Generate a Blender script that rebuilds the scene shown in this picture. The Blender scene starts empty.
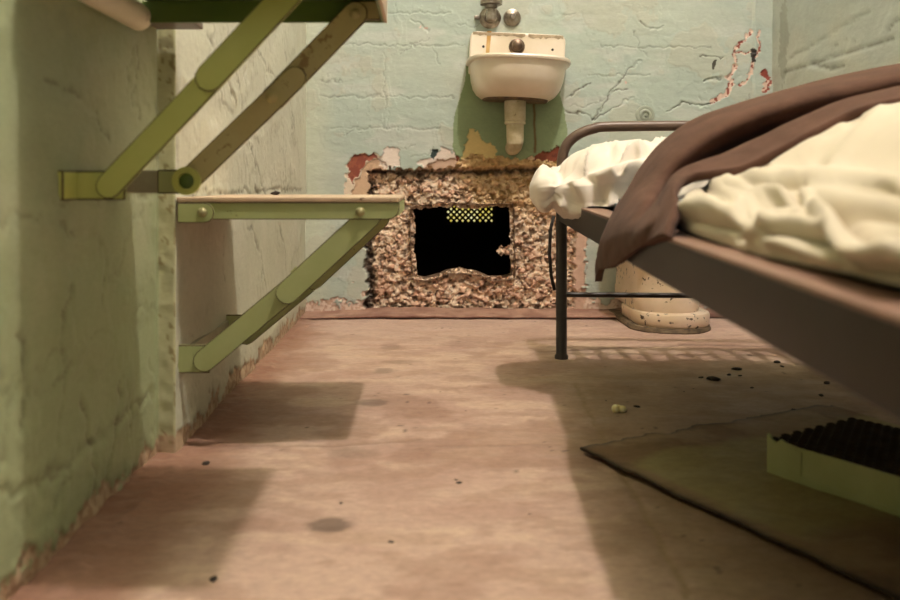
import bpy, bmesh, math, random
import numpy as np
from mathutils import Vector, Matrix
random.seed(7)
R = np.random.RandomState(11)
SC = bpy.context.scene
COL = SC.collection

# ------------------------------------------------------------------ measures
# camera at the cell front, 0.42 m above the floor, looking straight down +Y
F, CX, CY, EYE = 839.0, 425.0, 185.0, 0.42
XL, XN, XR = -0.39, -0.418, 1.138        # left wall, recessed near part of it, right wall
DB, DJ, H = 2.75, 1.31, 3.4              # back wall, jog in the left wall, ceiling
def at(px, py, d):                       # a measured sight line taken to its distance d
    return Vector(((px - CX) * d / F, d, EYE - (py - CY) * d / F))
def lin(r, g, b):
    f = lambda c: c / 12.92 if c <= .04045 else ((c + .055) / 1.055) ** 2.4
    return np.array([f(r / 255.), f(g / 255.), f(b / 255.)])

# ------------------------------------------------------------------ noise
TAB = R.rand(8, 256, 256)
def vn(x, y, s=0):
    xi = np.floor(x).astype(int); yi = np.floor(y).astype(int)
    fx = x - xi; fy = y - yi
    fx = fx * fx * (3 - 2 * fx); fy = fy * fy * (3 - 2 * fy)
    t = TAB[s % 8]; o = 37 * s
    a = t[(xi + o) % 256, yi % 256]; b = t[(xi + 1 + o) % 256, yi % 256]
    c = t[(xi + o) % 256, (yi + 1) % 256]; d = t[(xi + 1 + o) % 256, (yi + 1) % 256]
    return (a * (1 - fx) + b * fx) * (1 - fy) + (c * (1 - fx) + d * fx) * fy
def fbm(x, y, s=0, oc=4):
    v = 0; a = .5; n = 0
    for i in range(oc):
        v = v + a * vn(x, y, s + i); n += a; a *= .5; x = x * 2.03 + 7.1; y = y * 2.03 + 3.7
    return v / n
def worley(x, y, s=0):
    xi = np.floor(x).astype(int); yi = np.floor(y).astype(int)
    f1 = np.full(x.shape, 9.); f2 = f1.copy(); idv = np.zeros(x.shape)
    for i in (-1, 0, 1):
        for j in (-1, 0, 1):
            a = (xi + i) % 256; b = (yi + j) % 256
            d = np.hypot(xi + i + TAB[s % 8][a, b] - x, yi + j + TAB[(s + 1) % 8][a, b] - y)
            v = TAB[(s + 2) % 8][a, b]
            m = d < f1
            f2 = np.where(m, f1, np.minimum(f2, d)); idv = np.where(m, v, idv); f1 = np.where(m, d, f1)
    return f1, f2, idv
def sst(a, b, x):
    t = np.clip((x - a) / (b - a), 0, 1); return t * t * (3 - 2 * t)
def inpoly(x, y, poly):
    r = np.zeros(x.shape, bool); n = len(poly)
    for i in range(n):
        (x0, y0), (x1, y1) = poly[i], poly[(i + 1) % n]
        if y0 == y1: continue
        c = ((y0 > y) != (y1 > y)) & (x < (x1 - x0) * (y - y0) / (y1 - y0) + x0)
        r ^= c
    return r
def dpoly(x, y, pts):
    d = np.full(x.shape, 1e9)
    for (x0, y0), (x1, y1) in zip(pts, pts[1:]):
        dx, dy = x1 - x0, y1 - y0; L = dx * dx + dy * dy + 1e-12
        t = np.clip(((x - x0) * dx + (y - y0) * dy) / L, 0, 1)
        d = np.minimum(d, np.hypot(x - x0 - t * dx, y - y0 - t * dy))
    return d
def mixc(c, m, col):
    m = np.clip(m, 0, 1)[..., None]; return c * (1 - m) + np.asarray(col) * m

# ------------------------------------------------------------------ objects
ORG = {}
def thing(name, label, cat, loc, group=None):
    o = bpy.data.objects.new(name, None); COL.objects.link(o); o.location = loc
    o.empty_display_size = .05
    o['label'] = label; o['category'] = cat
    if group: o['group'] = group
    ORG[o] = Vector(loc); return o
def tag(o, label, cat, group=None):
    o['label'] = label; o['category'] = cat
    if group: o['group'] = group
    return o
def link(name, me, m, parent=None, base=None, smooth=False, bevel=0):
    """link a mesh built in world coordinates as one object"""
    org = ORG[parent] if parent is not None else Vector(base or (0, 0, 0))
    me.transform(Matrix.Translation(-org))
    me.name = name
    o = bpy.data.objects.new(name, me); COL.objects.link(o)
    if parent is not None: o.parent = parent
    else: o.location = org
    ORG[o] = org
    if m: me.materials.append(m)
    me.polygons.foreach_set('use_smooth', [bool(smooth)] * len(me.polygons))
    if bevel:
        b = o.modifiers.new('bevel', 'BEVEL'); b.width = bevel; b.segments = 2; b.limit_method = 'ANGLE'; b.angle_limit = .7
        if m and m.name in ('green_enamel', 'lime_green_enamel', 'worn_green_enamel'):
            me.materials.append(M['rust']); b.material = 1; b.width = max(bevel, .0014)
    return o
def obj(name, bm, m, parent=None, base=None, smooth=False, bevel=0):
    bmesh.ops.recalc_face_normals(bm, faces=bm.faces[:])
    me = bpy.data.meshes.new(name); bm.to_mesh(me); bm.free()
    o = link(name, me, m, parent, base, smooth, bevel)
    if smooth == 'auto': me.set_sharp_from_angle(angle=.7)
    return o
def struct(o): o['kind'] = 'structure'; return o
def grid(P, keep=None, color=None, flip=False):
    ny, nx = P.shape[:2]
    me = bpy.data.meshes.new('g')
    idx = np.arange(ny * nx).reshape(ny, nx)
    q = np.stack([idx[:-1, :-1], idx[:-1, 1:], idx[1:, 1:], idx[1:, :-1]], -1).reshape(-1, 4)
    if keep is not None: q = q[keep.reshape(-1)]
    if flip: q = q[:, ::-1]
    me.vertices.add(ny * nx); me.vertices.foreach_set('co', P.reshape(-1).astype(np.float32))
    me.loops.add(q.size); me.loops.foreach_set('vertex_index', q.reshape(-1).astype(np.int32))
    me.polygons.add(len(q)); me.polygons.foreach_set('loop_start', (np.arange(len(q)) * 4).astype(np.int32))
    if color is not None:
        a = me.color_attributes.new('paint', 'FLOAT_COLOR', 'POINT')
        c = np.ones((ny * nx, 4), np.float32); c[:, :3] = color.reshape(-1, 3)
        a.data.foreach_set('color', c.reshape(-1))
    me.update(calc_edges=True); me.validate()
    return me
def clean(me):
    bm = bmesh.new(); bm.from_mesh(me)
    bmesh.ops.delete(bm, geom=[v for v in bm.verts if not v.link_faces], context='VERTS')
    bm.to_mesh(me); bm.free(); return me

# ------------------------------------------------------------------ shapes
def box(bm, x0, x1, y0, y1, z0, z1, M=None):
    vs = [bm.verts.new((x, y, z)) for x in (x0, x1) for y in (y0, y1) for z in (z0, z1)]
    for f in ((0, 1, 3, 2), (4, 6, 7, 5), (0, 4, 5, 1), (2, 3, 7, 6), (0, 2, 6, 4), (1, 5, 7, 3)):
        bm.faces.new([vs[i] for i in f])
    if M:
        for v in vs: v.co = M @ v.co
    return bm
def prism(bm, pts, off):
    off = Vector(off)
    a = [bm.verts.new(p) for p in pts]; b = [bm.verts.new(Vector(p) + off) for p in pts]
    n = len(pts); bm.faces.new(a); bm.faces.new(b[::-1])
    for i in range(n): bm.faces.new((a[i], b[i], b[(i + 1) % n], a[(i + 1) % n]))
    return bm
def strap(bm, x0, z0, x1, z1, w, y, th, r0=True, r1=True, w1=None):
    """flat bar in the XZ plane with rounded ends, front face at y"""
    w1 = w1 or w
    a = math.atan2(z1 - z0, x1 - x0); pts = []
    for (cx, cz, ww, rr, s) in ((x1, z1, w1, r1, -90), (x0, z0, w, r0, 90)):
        for k in ((0, 30, 60, 90, 120, 150, 180) if rr else (0, 180)):
            t = a + math.radians(s + k); pts.append((cx + ww / 2 * math.cos(t), y, cz + ww / 2 * math.sin(t)))
    return prism(bm, pts, (0, th, 0))
def tube(bm, pts, r, n=12, cap=True):
    pts = [Vector(p) for p in pts]; rs = r if isinstance(r, (list, tuple)) else [r] * len(pts)
    prev = None; rings = []
    for i, p in enumerate(pts):
        t = (pts[min(i + 1, len(pts) - 1)] - pts[max(i - 1, 0)]).normalized()
        if prev is None: u = t.orthogonal().normalized()
        else: u = (prev - t * prev.dot(t)).normalized()
        prev = u; v = t.cross(u)
        rings.append([bm.verts.new(p + (u * math.cos(2 * math.pi * k / n) + v * math.sin(2 * math.pi * k / n)) * rs[i]) for k in range(n)])
    for a, b in zip(rings, rings[1:]):
        for k in range(n): bm.faces.new((a[k], a[(k + 1) % n], b[(k + 1) % n], b[k]))
    if cap: bm.faces.new(rings[0][::-1]); bm.faces.new(rings[-1])
    return bm
def lathe(bm, org, ax, prof, n=24, cap=True):
    org = Vector(org); ax = Vector(ax).normalized(); u = ax.orthogonal().normalized(); v = ax.cross(u)
    rings = [[bm.verts.new(org + ax * h + (u * math.cos(2 * math.pi * k / n) + v * math.sin(2 * math.pi * k / n)) * max(r, 1e-4)) for k in range(n)] for r, h in prof]
    for a, b in zip(rings, rings[1:]):
        for k in range(n): bm.faces.new((a[k], a[(k + 1) % n], b[(k + 1) % n], b[k]))
    if cap: bm.faces.new(rings[0][::-1]); bm.faces.new(rings[-1])
    return bm
def bolt(bm, x, y, z, r, ax=(0, -1, 0)):
    return lathe(bm, (x, y, z), ax, [(r, -.002), (r, .001), (r * .85, .004), (r * .5, .006), (.0003, .0065)], 14)
def crom(P, n):
    """Catmull-Rom resampling of a (k,m,3) array along its first axis, n steps per span"""
    P = np.asarray(P, float); k = len(P); out = []
    for i in range(k - 1):
        p0, p1, p2, p3 = P[max(i - 1, 0)], P[i], P[i + 1], P[min(i + 2, k - 1)]
        for j in range(n):
            t = j / n
            out.append(.5 * (2 * p1 + (p2 - p0) * t + (2 * p0 - 5 * p1 + 4 * p2 - p3) * t * t + (3 * p1 - p0 - 3 * p2 + p3) * t ** 3))
    out.append(P[-1]); return np.array(out)
def gnormal(P):
    du = np.gradient(P, axis=0); dv = np.gradient(P, axis=1); n = np.cross(du, dv)
    return n / (np.linalg.norm(n, axis=-1, keepdims=True) + 1e-12)
def dist3(P, pts):
    pts = crom(np.array([tuple(p) for p in pts])[:, None, :], 6)[:, 0]
    d = np.full(P.shape[:2], 1e9)
    for a, b in zip(pts, pts[1:]):
        ab = b - a; t = np.clip(((P - a) @ ab) / (ab @ ab + 1e-12), 0, 1)
        d = np.minimum(d, np.linalg.norm(P - a - t[..., None] * ab, axis=-1))
    return d

# ------------------------------------------------------------------ materials
def newmat(name):
    m = bpy.data.materials.new(name); m.use_nodes = True
    nt = m.node_tree; return m, nt, nt.nodes['Principled BSDF']
def noise_node(nt, scale, detail=6, rough=.6, stretch=None, src='Object'):
    tc = nt.nodes.new('ShaderNodeTexCoord'); n = nt.nodes.new('ShaderNodeTexNoise')
    n.inputs['Scale'].default_value = scale; n.inputs['Detail'].default_value = detail; n.inputs['Roughness'].default_value = rough
    if stretch:
        mp = nt.nodes.new('ShaderNodeMapping'); mp.inputs['Scale'].default_value = stretch
        nt.links.new(tc.outputs[src], mp.inputs[0]); nt.links.new(mp.outputs[0], n.inputs['Vector'])
    else: nt.links.new(tc.outputs[src], n.inputs['Vector'])
    return n
def ramp(nt, fac, stops):
    r = nt.nodes.new('ShaderNodeValToRGB'); e = r.color_ramp.elements
    while len(e) < len(stops): e.new(.5)
    for el, (p, c) in zip(e, stops):
        el.position = p; el.color = (*[float(v) for v in c], 1) if not np.isscalar(c) else (c, c, c, 1)
    nt.links.new(fac, r.inputs[0]); return r
def mixrgb(nt, fac, a, b, mode='MIX'):
    x = nt.nodes.new('ShaderNodeMix'); x.data_type = 'RGBA'; x.blend_type = mode
    for s, v in ((x.inputs[0], fac), (x.inputs[6], a), (x.inputs[7], b)):
        if hasattr(v, 'is_output') or isinstance(v, bpy.types.NodeSocket): nt.links.new(v, s)
        elif np.isscalar(v): s.default_value = v
        else: s.default_value = (*[float(q) for q in v], 1)
    return x.outputs[2]
def bump(nt, bs, h, strength, dist):
    b = nt.nodes.new('ShaderNodeBump'); b.inputs['Strength'].default_value = strength; b.inputs['Distance'].default_value = dist
    nt.links.new(h, b.inputs['Height']); nt.links.new(b.outputs[0], bs.inputs['Normal'])
def surface(name, a, b, scale=12, rough=.6, bs=60, bstr=.3, bdist=.002, stretch=None, metal=0, chips=None, chipscale=25, chipthr=.62, spec=.5, cov=None):
    """two-tone noise colour, optional worn chips, fine bump"""
    m, nt, p = newmat(name)
    n = noise_node(nt, scale, stretch=stretch)
    c = ramp(nt, n.outputs[0], [(.35, a), (.65, b)]).outputs[0]
    if chips is not None:
        n2 = noise_node(nt, chipscale, 8, .7)
        k = ramp(nt, n2.outputs[0], [(chipthr, 0.), (chipthr + .03, 1.)])
        c = mixrgb(nt, k.outputs[0], c, chips)
    nt.links.new(c, p.inputs['Base Color'])
    p.inputs['Roughness'].default_value = rough; p.inputs['Metallic'].default_value = metal
    p.inputs['Specular IOR Level'].default_value = spec
    n3 = noise_node(nt, bs, 8, .65, stretch)
    bump(nt, p, n3.outputs[0], bstr, bdist)
    if cov: p.inputs['Sheen Weight'].default_value = cov
    return m
def painted(name, rough=.6, fine=90, var=.25, bstr=.35, bdist=.003, stretch=(1, 1, 1), spec=.4, rough2=None):
    """colours of paint layers and stains come with the mesh; this adds grain"""
    m, nt, p = newmat(name)
    a = nt.nodes.new('ShaderNodeAttribute'); a.attribute_name = 'paint'
    n = noise_node(nt, fine, 8, .7, stretch)
    k = ramp(nt, n.outputs[0], [(.25, 1 - var), (.75, 1 + var * .4)])
    c = mixrgb(nt, 1., a.outputs['Color'], k.outputs[0], 'MULTIPLY')
    nt.links.new(c, p.inputs['Base Color'])
    p.inputs['Roughness'].default_value = rough; p.inputs['Specular IOR Level'].default_value = spec
    if rough2:
        n2 = noise_node(nt, 9, 5, .6, stretch)
        r = ramp(nt, n2.outputs[0], [(.35, rough2), (.65, rough)]); nt.links.new(r.outputs[0], p.inputs['Roughness'])
    n3 = noise_node(nt, fine * .6, 8, .6, stretch)
    bump(nt, p, n3.outputs[0], bstr, bdist)
    return m
M = {}
M['wall'] = painted('wall_paint', .55, 70, .12, .3, .003, (1, 1, 2.2))
M['floor'] = painted('floor_concrete', .75, 60, .28, .25, .003, (1, 1.6, 1), .3, .5)
M['ceil'] = surface('ceiling_plaster', lin(190, 185, 165), lin(205, 200, 180), 4, .8)
M['dark'] = surface('unlit_dark', lin(34, 28, 20), lin(46, 38, 28), 9, .95, spec=.1)  # dark colour stands in for the unlit space and the flange hole
M['green'] = surface('green_enamel', lin(166, 174, 116), lin(176, 184, 128), 10, .42, 40, .25, .002, chips=lin(88, 72, 44), chipscale=22, chipthr=.66)
M['lime'] = surface('lime_green_enamel', lin(190, 196, 104), lin(200, 206, 118), 10, .4, 40, .25, .002, chips=lin(96, 78, 46), chipscale=20, chipthr=.69)
M['worngreen'] = surface('worn_green_enamel', lin(198, 182, 128), lin(200, 190, 138), 14, .5, 50, .4, .003, chips=lin(160, 134, 92), chipscale=28, chipthr=.57)
M['rust'] = surface('rusty_edge', lin(96, 84, 44), lin(70, 54, 34), 40, .6)
M['dkgreen'] = surface('shaded_green_enamel', lin(84, 108, 44), lin(98, 120, 54), 10, .45, 40, .25, .002, chips=lin(80, 62, 38), chipscale=22, chipthr=.68)  # same green paint, darkened for the shade under the table
M['greybar'] = surface('grey_painted_bar', lin(150, 145, 118), lin(165, 160, 132), 14, .55, 60, .4, .003, chips=lin(100, 84, 60), chipscale=30, chipthr=.64)
M['seattop'] = surface('worn_seat_top', lin(205, 176, 150), lin(190, 166, 136), 18, .5, chips=lin(110, 80, 60), chipscale=40, chipthr=.62)
M['cream'] = surface('cream_bar', lin(230, 220, 194), lin(236, 226, 202), 14, .5, chips=lin(90, 66, 40), chipscale=30, chipthr=.66)
M['steel'] = surface('brass_bolt', lin(170, 165, 120), lin(150, 140, 100), 40, .35, metal=.3)
M['bedtop'] = surface('lit_bed_enamel', lin(132, 100, 86), lin(146, 114, 98), 20, .4, chips=lin(96, 70, 56), chipscale=60, chipthr=.62)  # lighter copy of the bed enamel, carrying the light on the flange
M['bow'] = surface('brown_tube_enamel', lin(92, 72, 60), lin(104, 82, 68), 14, .38, chips=lin(70, 54, 44), chipscale=45, chipthr=.68)
M['bed'] = surface('shaded_bed_enamel', lin(29, 24, 20), lin(36, 30, 25), 14, .38, 70, .2, .001, chips=lin(70, 54, 44), chipscale=45, chipthr=.70, spec=.35)  # darker copy, with the shade on the rail's outer face put in
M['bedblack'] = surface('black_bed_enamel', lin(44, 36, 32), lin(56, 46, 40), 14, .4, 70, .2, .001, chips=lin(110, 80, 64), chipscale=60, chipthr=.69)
M['porc'] = None
M['chrome'] = surface('dull_chrome', lin(180, 170, 160), lin(120, 104, 90), 40, .28, metal=.85)
M['brass'] = surface('tarnished_brass', lin(120, 100, 84), lin(84, 68, 56), 50, .35, metal=.7)
M['pipe'] = surface('cream_pipe', lin(205, 192, 160), lin(176, 160, 124), 30, .45, chips=lin(110, 96, 64), chipscale=60, chipthr=.64)
M['sheet'] = surface('cream_cotton', lin(198, 185, 162), lin(208, 196, 175), 5, .72, 900, .12, .0006, cov=.15, spec=.35)
M['pillow'] = surface('white_cotton', lin(228, 216, 202), lin(234, 223, 210), 5, .75, 900, .12, .0006, cov=.15, spec=.3)
M['mattress'] = surface('grey_blue_ticking', lin(110, 120, 130), lin(150, 155, 155), 30, .85)
M['mesh'] = surface('black_mesh', lin(52, 42, 30), lin(70, 56, 40), 30, .8, spec=.2)
M['tray'] = surface('pale_green_tray', lin(178, 184, 130), lin(188, 194, 142), 14, .5, chips=lin(110, 96, 60), chipscale=26, chipthr=.7)
M['crumb'] = surface('dark_crumb', lin(58, 44, 32), lin(34, 26, 20), 90, .9, 120, .6, .002)
M['pale'] = surface('pale_crumb', lin(244, 226, 150), lin(250, 244, 210), 120, .8)
M['wire'] = surface('dark_cord', lin(30, 24, 18), lin(44, 36, 28), 30, .7)
# enamel, stained
def porcelain(name, hi, lo, stain, thr):
    m, nt, p = newmat(name)
    n = noise_node(nt, 6, 6, .6); c = ramp(nt, n.outputs[0], [(.3, lo), (.62, hi)]).outputs[0]
    n2 = noise_node(nt, 38, 6, .65); k = ramp(nt, n2.outputs[0], [(thr, 0.), (thr + .025, 1.)])
    c = mixrgb(nt, k.outputs[0], c, stain); nt.links.new(c, p.inputs['Base Color'])
    p.inputs['Roughness'].default_value = .3; return m
M['sink'] = porcelain('white_enamel', lin(240, 226, 208), lin(224, 206, 178), lin(160, 130, 96), .73)
M['toilet'] = porcelain('chipped_cream_enamel', lin(226, 204, 182), lin(206, 182, 146), lin(56, 42, 32), .60)
# wool blanket
def wool():
    m, nt, p = newmat('brown_wool')
    n = noise_node(nt, 14, 8, .7); c = ramp(nt, n.outputs[0], [(.3, lin(74, 52, 42)), (.7, lin(104, 76, 63))]).outputs[0]
    nt.links.new(c, p.inputs['Base Color']); p.inputs['Roughness'].default_value = .95
    p.inputs['Specular IOR Level'].default_value = .15; p.inputs['Sheen Weight'].default_value = .04
    n3 = noise_node(nt, 260, 6, .7); bump(nt, p, n3.outputs[0], .5, .002); return m
M['wool'] = wool()

# ================================================================== SETTING
K = F / DB                                # wall units: 305 per metre, as read off the photograph
# ---------------------------------------------------------------- back wall
def build_back():
    st = .0026
    xs = np.arange(XL - .01, XR + .012, st); zs = np.arange(0, 1.12, st)
    X, Z = np.meshgrid(xs, zs)
    U = CX + X * K; V = CY + (EYE - Z) * K
    j1 = (fbm(X * 60, Z * 60, 1) - .5); j2 = (fbm(X * 60, Z * 60, 4) - .5)
    k1 = (fbm(X * 16, Z * 16, 2) - .5); k2 = (fbm(X * 16, Z * 16, 5) - .5)
    u = U + 9 * j1 + 8 * k1; v = V + 9 * j2 + 8 * k2
    uf = U + 5 * j1; vf = V + 5 * j2
    out = np.zeros(X.shape)                # + towards the room
    # painted layers
    n = fbm(X * 3, Z * 5, 3); c = np.zeros(X.shape + (3,)) + lin(182, 190, 178)
    c = mixc(c, sst(.4, .65, n), lin(175, 187, 177))
    c = mixc(c, sst(.5, .7, fbm(X * 8, Z * 22, 6)) * .6, lin(194, 198, 190))
    c = mixc(c, sst(340, 310, U + 10 * k1) * .7, lin(198, 202, 180))
    c = mixc(c, sst(640, 780, U) * .35, lin(160, 168, 164))
    out += (fbm(X * 5, Z * 9, 2) - .5) * .006 + (fbm(X * 10, Z * 55, 5) - .5) * .0009
    # flaking layers of paint: small steps along wandering outlines
    fl = fbm(X * 7, Z * 7, 0, 6)
    for t, h in ((.47, .0005), (.56, .0007), (.62, .0007)):
        out += h * sst(t - .004, t + .004, fl)
    c = mixc(c, sst(.60, .605, fl) * .35, lin(188, 184, 166))
    # cracks
    def crack(pts, w=.8, dep=.0022, col=.8):
        nonlocal c, out
        d = dpoly(U + 7 * j1 + 3 * k1, V + 7 * j2 + 3 * k2, pts)
        out -= dep * np.exp(-(d / w) ** 2)
        out += dep * .12 * np.exp(-((d - 2.2) / 1.6) ** 2)
        c = mixc(c, np.exp(-(d / (w * .8)) ** 2) * col * sst(.3, .5, vn(U / 12, V / 12, 3)), lin(84, 78, 64))
    for y, a, b in ((45, 318, 465), (96, 322, 455), (46, 600, 712), (128, 330, 440), (75, 590, 650), (12, 330, 450)):
        crack([(a, y), (b, y + 1)], .7, .0018, .25)
    crack([(590, 83), (574, 92), (567, 99)]); crack([(566, 113), (583, 112), (594, 120), (603, 105), (612, 92), (628, 88)], .8, .003)
    crack([(594, 120), (606, 112), (622, 104), (633, 97)]); crack([(610, 92), (628, 70), (640, 62)], .7, .003)
    crack([(666, 111), (684, 102), (700, 106), (712, 104)], .8, .004); crack([(562, 147), (580, 134)])
    crack([(640, 22), (652, 31), (665, 27)], .7, .003); crack([(700, 57), (722, 58)], .7, .003); crack([(706, 82), (721, 78)], 1.4, .005)
    crack([(384, 52), (384, 128)], .6, .0015, .3); crack([(410, 20), (425, 27), (428, 33)], .9, .003, .4)
    crack([(534, 106), (535, 150)], 1.1, .001, .9)
    for _ in range(16):
        a = R.uniform(330, 760); b = R.uniform(0, 150); ang = R.uniform(0, 6.28); P = [(a, b)]
        for k in range(R.randint(3, 7)):
            ang += R.uniform(-.9, .9); a += 6 * math.cos(ang); b += 5 * math.sin(ang); P.append((a, b))
        crack(P, .55, .0014, .35)
    # green shape painted round the sink
    gp = [(467, 62), (465, 82), (460, 98), (455, 112), (453, 130), (453, 170), (567, 170), (567, 130), (564, 108), (560, 95), (561, 62)]
    g = inpoly(U + 1.5 * j1, V + 1.5 * j2, gp)
    c = np.where(g[..., None], mixc(np.zeros_like(c) + lin(128, 146, 104), sst(.4, .6, n), lin(136, 152, 114)), c)
    out += np.where(g, .0004, 0)
    c = mixc(c, np.exp(-(dpoly(U + 4 * k1, V, [(535, 105), (535, 152)]) / 1.3) ** 2) * g, lin(112, 84, 44))
    # upright strip along the right corner
    c = mixc(c, sst(752, 755, U) * .6, lin(168, 178, 170)); out += .004 * sst(752, 755, U)
    # paint gone: pale plaster with red primer
    for pts, w in (([(751, 30), (746, 40), (738, 44), (734, 54), (736, 62), (733, 72), (727, 78)], 1.7), ([(738, 52), (747, 53), (754, 52)], 1.0),
                   ([(760, 30), (757, 38), (759, 48), (754, 58), (752, 66), (748, 78), (740, 86)], 1.3), ([(731, 78), (731, 88), (722, 97), (712, 102)], 2.4),
                   ([(764, 74), (767, 82), (764, 90)], 3.2), ([(735, 65), (729, 80)], 1.2)):
        d = dpoly(U + 6 * j1, V + 6 * j2, pts); m = d < w * (.5 + 1.1 * vn(U / 3, V / 3, 1))
        cc = np.where((vn(U / 2.2, V / 2.2, 5) > .62)[..., None], lin(140, 70, 58), lin(214, 186, 170))
        c = np.where(m[..., None], cc, c); out -= np.where(m, .0022, 0)
    m = dpoly(U + 5 * j1, V + 5 * j2, [(753, 50), (754, 60)]) < 2.2; c = np.where(m[..., None], lin(52, 48, 44), c)
    m = dpoly(U + 5 * j1, V + 5 * j2, [(715, 62), (714, 68)]) < 1.7; c = np.where(m[..., None], lin(74, 70, 62), c)
    m = dpoly(U + 5 * j1, V + 5 * j2, [(764, 72), (767, 78)]) < 2.6; c = np.where(m[..., None], lin(136, 62, 50), c)
    for (a, b, rr) in ((625, 83, 1.2), (595, 125, 2.2), (427, 28, 1.3), (421, 26, .8)):
        m = np.hypot(U - a + 5 * j1, V - b + 5 * j2) < rr; c = np.where(m[..., None], lin(214, 180, 166), c)
    # plaster broken away round the hole: bare patches of older layers
    def patch(poly, col, dep, jit=1.0, col2=None):
        nonlocal c, out
        m = inpoly(U + jit * (9 * j1 + 5 * k1), V + jit * (9 * j2 + 5 * k2), poly)
        cc = np.zeros_like(c) + col
        if col2 is not None: cc = np.where((fbm(U / 5, V / 5, 6) > .56)[..., None], col2, cc)
        c = np.where(m[..., None], cc, c); out -= np.where(m, dep, 0)
    patch([(345, 196), (346, 164), (350, 157), (360, 153), (374, 153), (384, 160), (384, 197)], lin(222, 204, 182), .003)
    patch([(348, 180), (347, 163), (356, 154), (372, 153), (376, 158), (364, 160), (359, 172), (352, 182)], lin(134, 68, 52), .004, .8, lin(150, 84, 62))
    patch([(352, 196), (352, 184), (360, 174), (364, 162), (376, 158), (386, 164), (386, 198)], lin(206, 174, 144), .005, .8, lin(190, 156, 130))
    patch([(378, 158), (384, 155), (387, 148), (396, 148), (401, 158), (402, 168), (384, 168)], lin(228, 212, 200), .003)
    patch([(416, 163), (430, 158), (440, 149), (450, 150), (456, 156), (458, 170), (430, 170)], lin(226, 210, 198), .003)
    patch([(424, 166), (440, 161), (452, 158), (459, 160), (460, 172), (426, 172)], lin(200, 168, 146), .005, .8)
    patch([(429, 156), (431, 151), (437, 150), (438, 157), (433, 160)], lin(58, 72, 72), .003, .5)
    patch([(455, 155), (459, 155), (460, 161), (455, 161)], lin(130, 62, 46), .004, .5)
    patch([(461, 156), (466, 146), (467, 139), (471, 131), (476, 133), (484, 141), (494, 147), (499, 153), (497, 160), (462, 160)], lin(212, 186, 126), .003)
    patch([(528, 160), (538, 157), (550, 149), (561, 145), (562, 156), (556, 166), (530, 166)], lin(126, 62, 38), .005, 1, lin(100, 46, 28))
    patch([(528, 158), (532, 155), (535, 160), (530, 163)], lin(216, 190, 160), .004, .5)
    # crumbling foot of the wall
    ft = (V + 26 * k2 + 24 * j2) > 298 - 3 * np.sin(U / 9)
    ft &= (U < 372) | (U > 560)
    c = np.where(ft[..., None], np.where((vn(U / 2, V / 2, 2) > .6)[..., None], lin(200, 168, 148), lin(226, 204, 188)), c)
    out -= np.where(ft, .001 + .004 * fbm(U / 4, V / 4, 3), 0)
    # bare aggregate round the hole
    rb = inpoly(u, v, [(364, 320), (365, 250), (366, 190), (367, 171), (400, 169), (452, 168), (456, 157), (470, 155), (494, 158), (505, 157), (520, 163), (548, 162),
                       (570, 158), (576, 190), (576, 250), (574, 320)])
    wx, wz = X + .010 * (fbm(X * 45, Z * 45, 2) - .5) * 2, Z + .010 * (fbm(X * 45, Z * 45, 6) - .5) * 2
    f1, f2, i1 = worley(wx * 52, wz * 64, 1); g1, g2, i2 = worley(wx * 118 + 3, wz * 124, 4)
    h = -.012 + .018 * (i1 - .5) * sst(0, .25, f2 - f1) + .010 * (i2 - .5) * sst(0, .3, g2 - g1) + .012 * (fbm(X * 12, Z * 12, 7) - .5) - .007 * np.exp(-((f2 - f1) / .07) ** 2)
    ledge = sst(166, 170, V + 6 * k2 + 3 * j2)                  # above the ledge line the crust stands proud
    h = h - .020 * ledge + .010 * (1 - ledge)
    h = h - .016 * np.exp(-((V - 171.5 + 7 * k2 + 5 * j1) / 2.6) ** 2)
    h = h - .022 * sst(374, 367, u) * sst(176, 182, V)
    # one tone per stone, the lowest-set stones darkest
    s = np.zeros_like(c) + lin(222, 190, 162)
    s = mixc(s, sst(.55, .6, i2), lin(236, 212, 186)); s = mixc(s, sst(.72, .75, i1), lin(200, 162, 138))
    s = mixc(s, (i2 < .17) * .8, lin(92, 70, 52)); s = mixc(s, (i1 < .10) * .7, lin(84, 64, 48)); s = mixc(s, ((i2 > .3) & (i2 < .36)) * .8, lin(150, 118, 86))
    yl = sst(235, 195, V + 30 * k1) * sst(445, 475, U + 40 * k2)
    s = mixc(s, yl * .6, lin(172, 138, 80))
    s = mixc(s, (1 - ledge) * .6, lin(196, 162, 108))
    ledge_shade = np.exp(-((V - 171.5 + 7 * k2 + 5 * j1) / 2.4) ** 2)
    s = mixc(s, ledge_shade * .8, lin(62, 50, 38))                      # shade below the overhanging crust, put into the stone colour
    s = mixc(s, sst(375, 368, u) * sst(176, 184, V) * .85, lin(56, 46, 38))  # shade of the deep gap at the left edge, as colour
    s = s * (1.16 * .8 / np.maximum(.8, 1.16 * s.max(-1, keepdims=True)))
    c = np.where(rb[..., None], s, c); out = np.where(rb, h, out)
    pk = (~rb) & (u > 570) & (u < 586) & (V > 215) & (V < 320); c = np.where(pk[..., None], lin(206, 172, 152), c); out -= np.where(pk, .006, 0)
    # the hole itself
    hp = [(413.5, 209), (440, 206), (470, 208), (511, 206), (512, 240), (512.5, 277), (492, 279), (478, 273), (462, 270), (450, 271), (440, 276), (428, 279), (416, 278), (414, 250)]
    uh, vh = U + 5 * j1 + 2 * k1, V + 5 * j2 + 2 * k2
    hole = inpoly(uh, vh, hp)
    lump = (np.hypot((U - 510.) / 9, (V - 251.) / 5) + 1.4 * j1) < 1
    hole &= ~lump
    P = np.stack([X, DB - out, Z], -1)
    keep = ~(hole[:-1, :-1] & hole[1:, :-1] & hole[:-1, 1:] & hole[1:, 1:])
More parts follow.
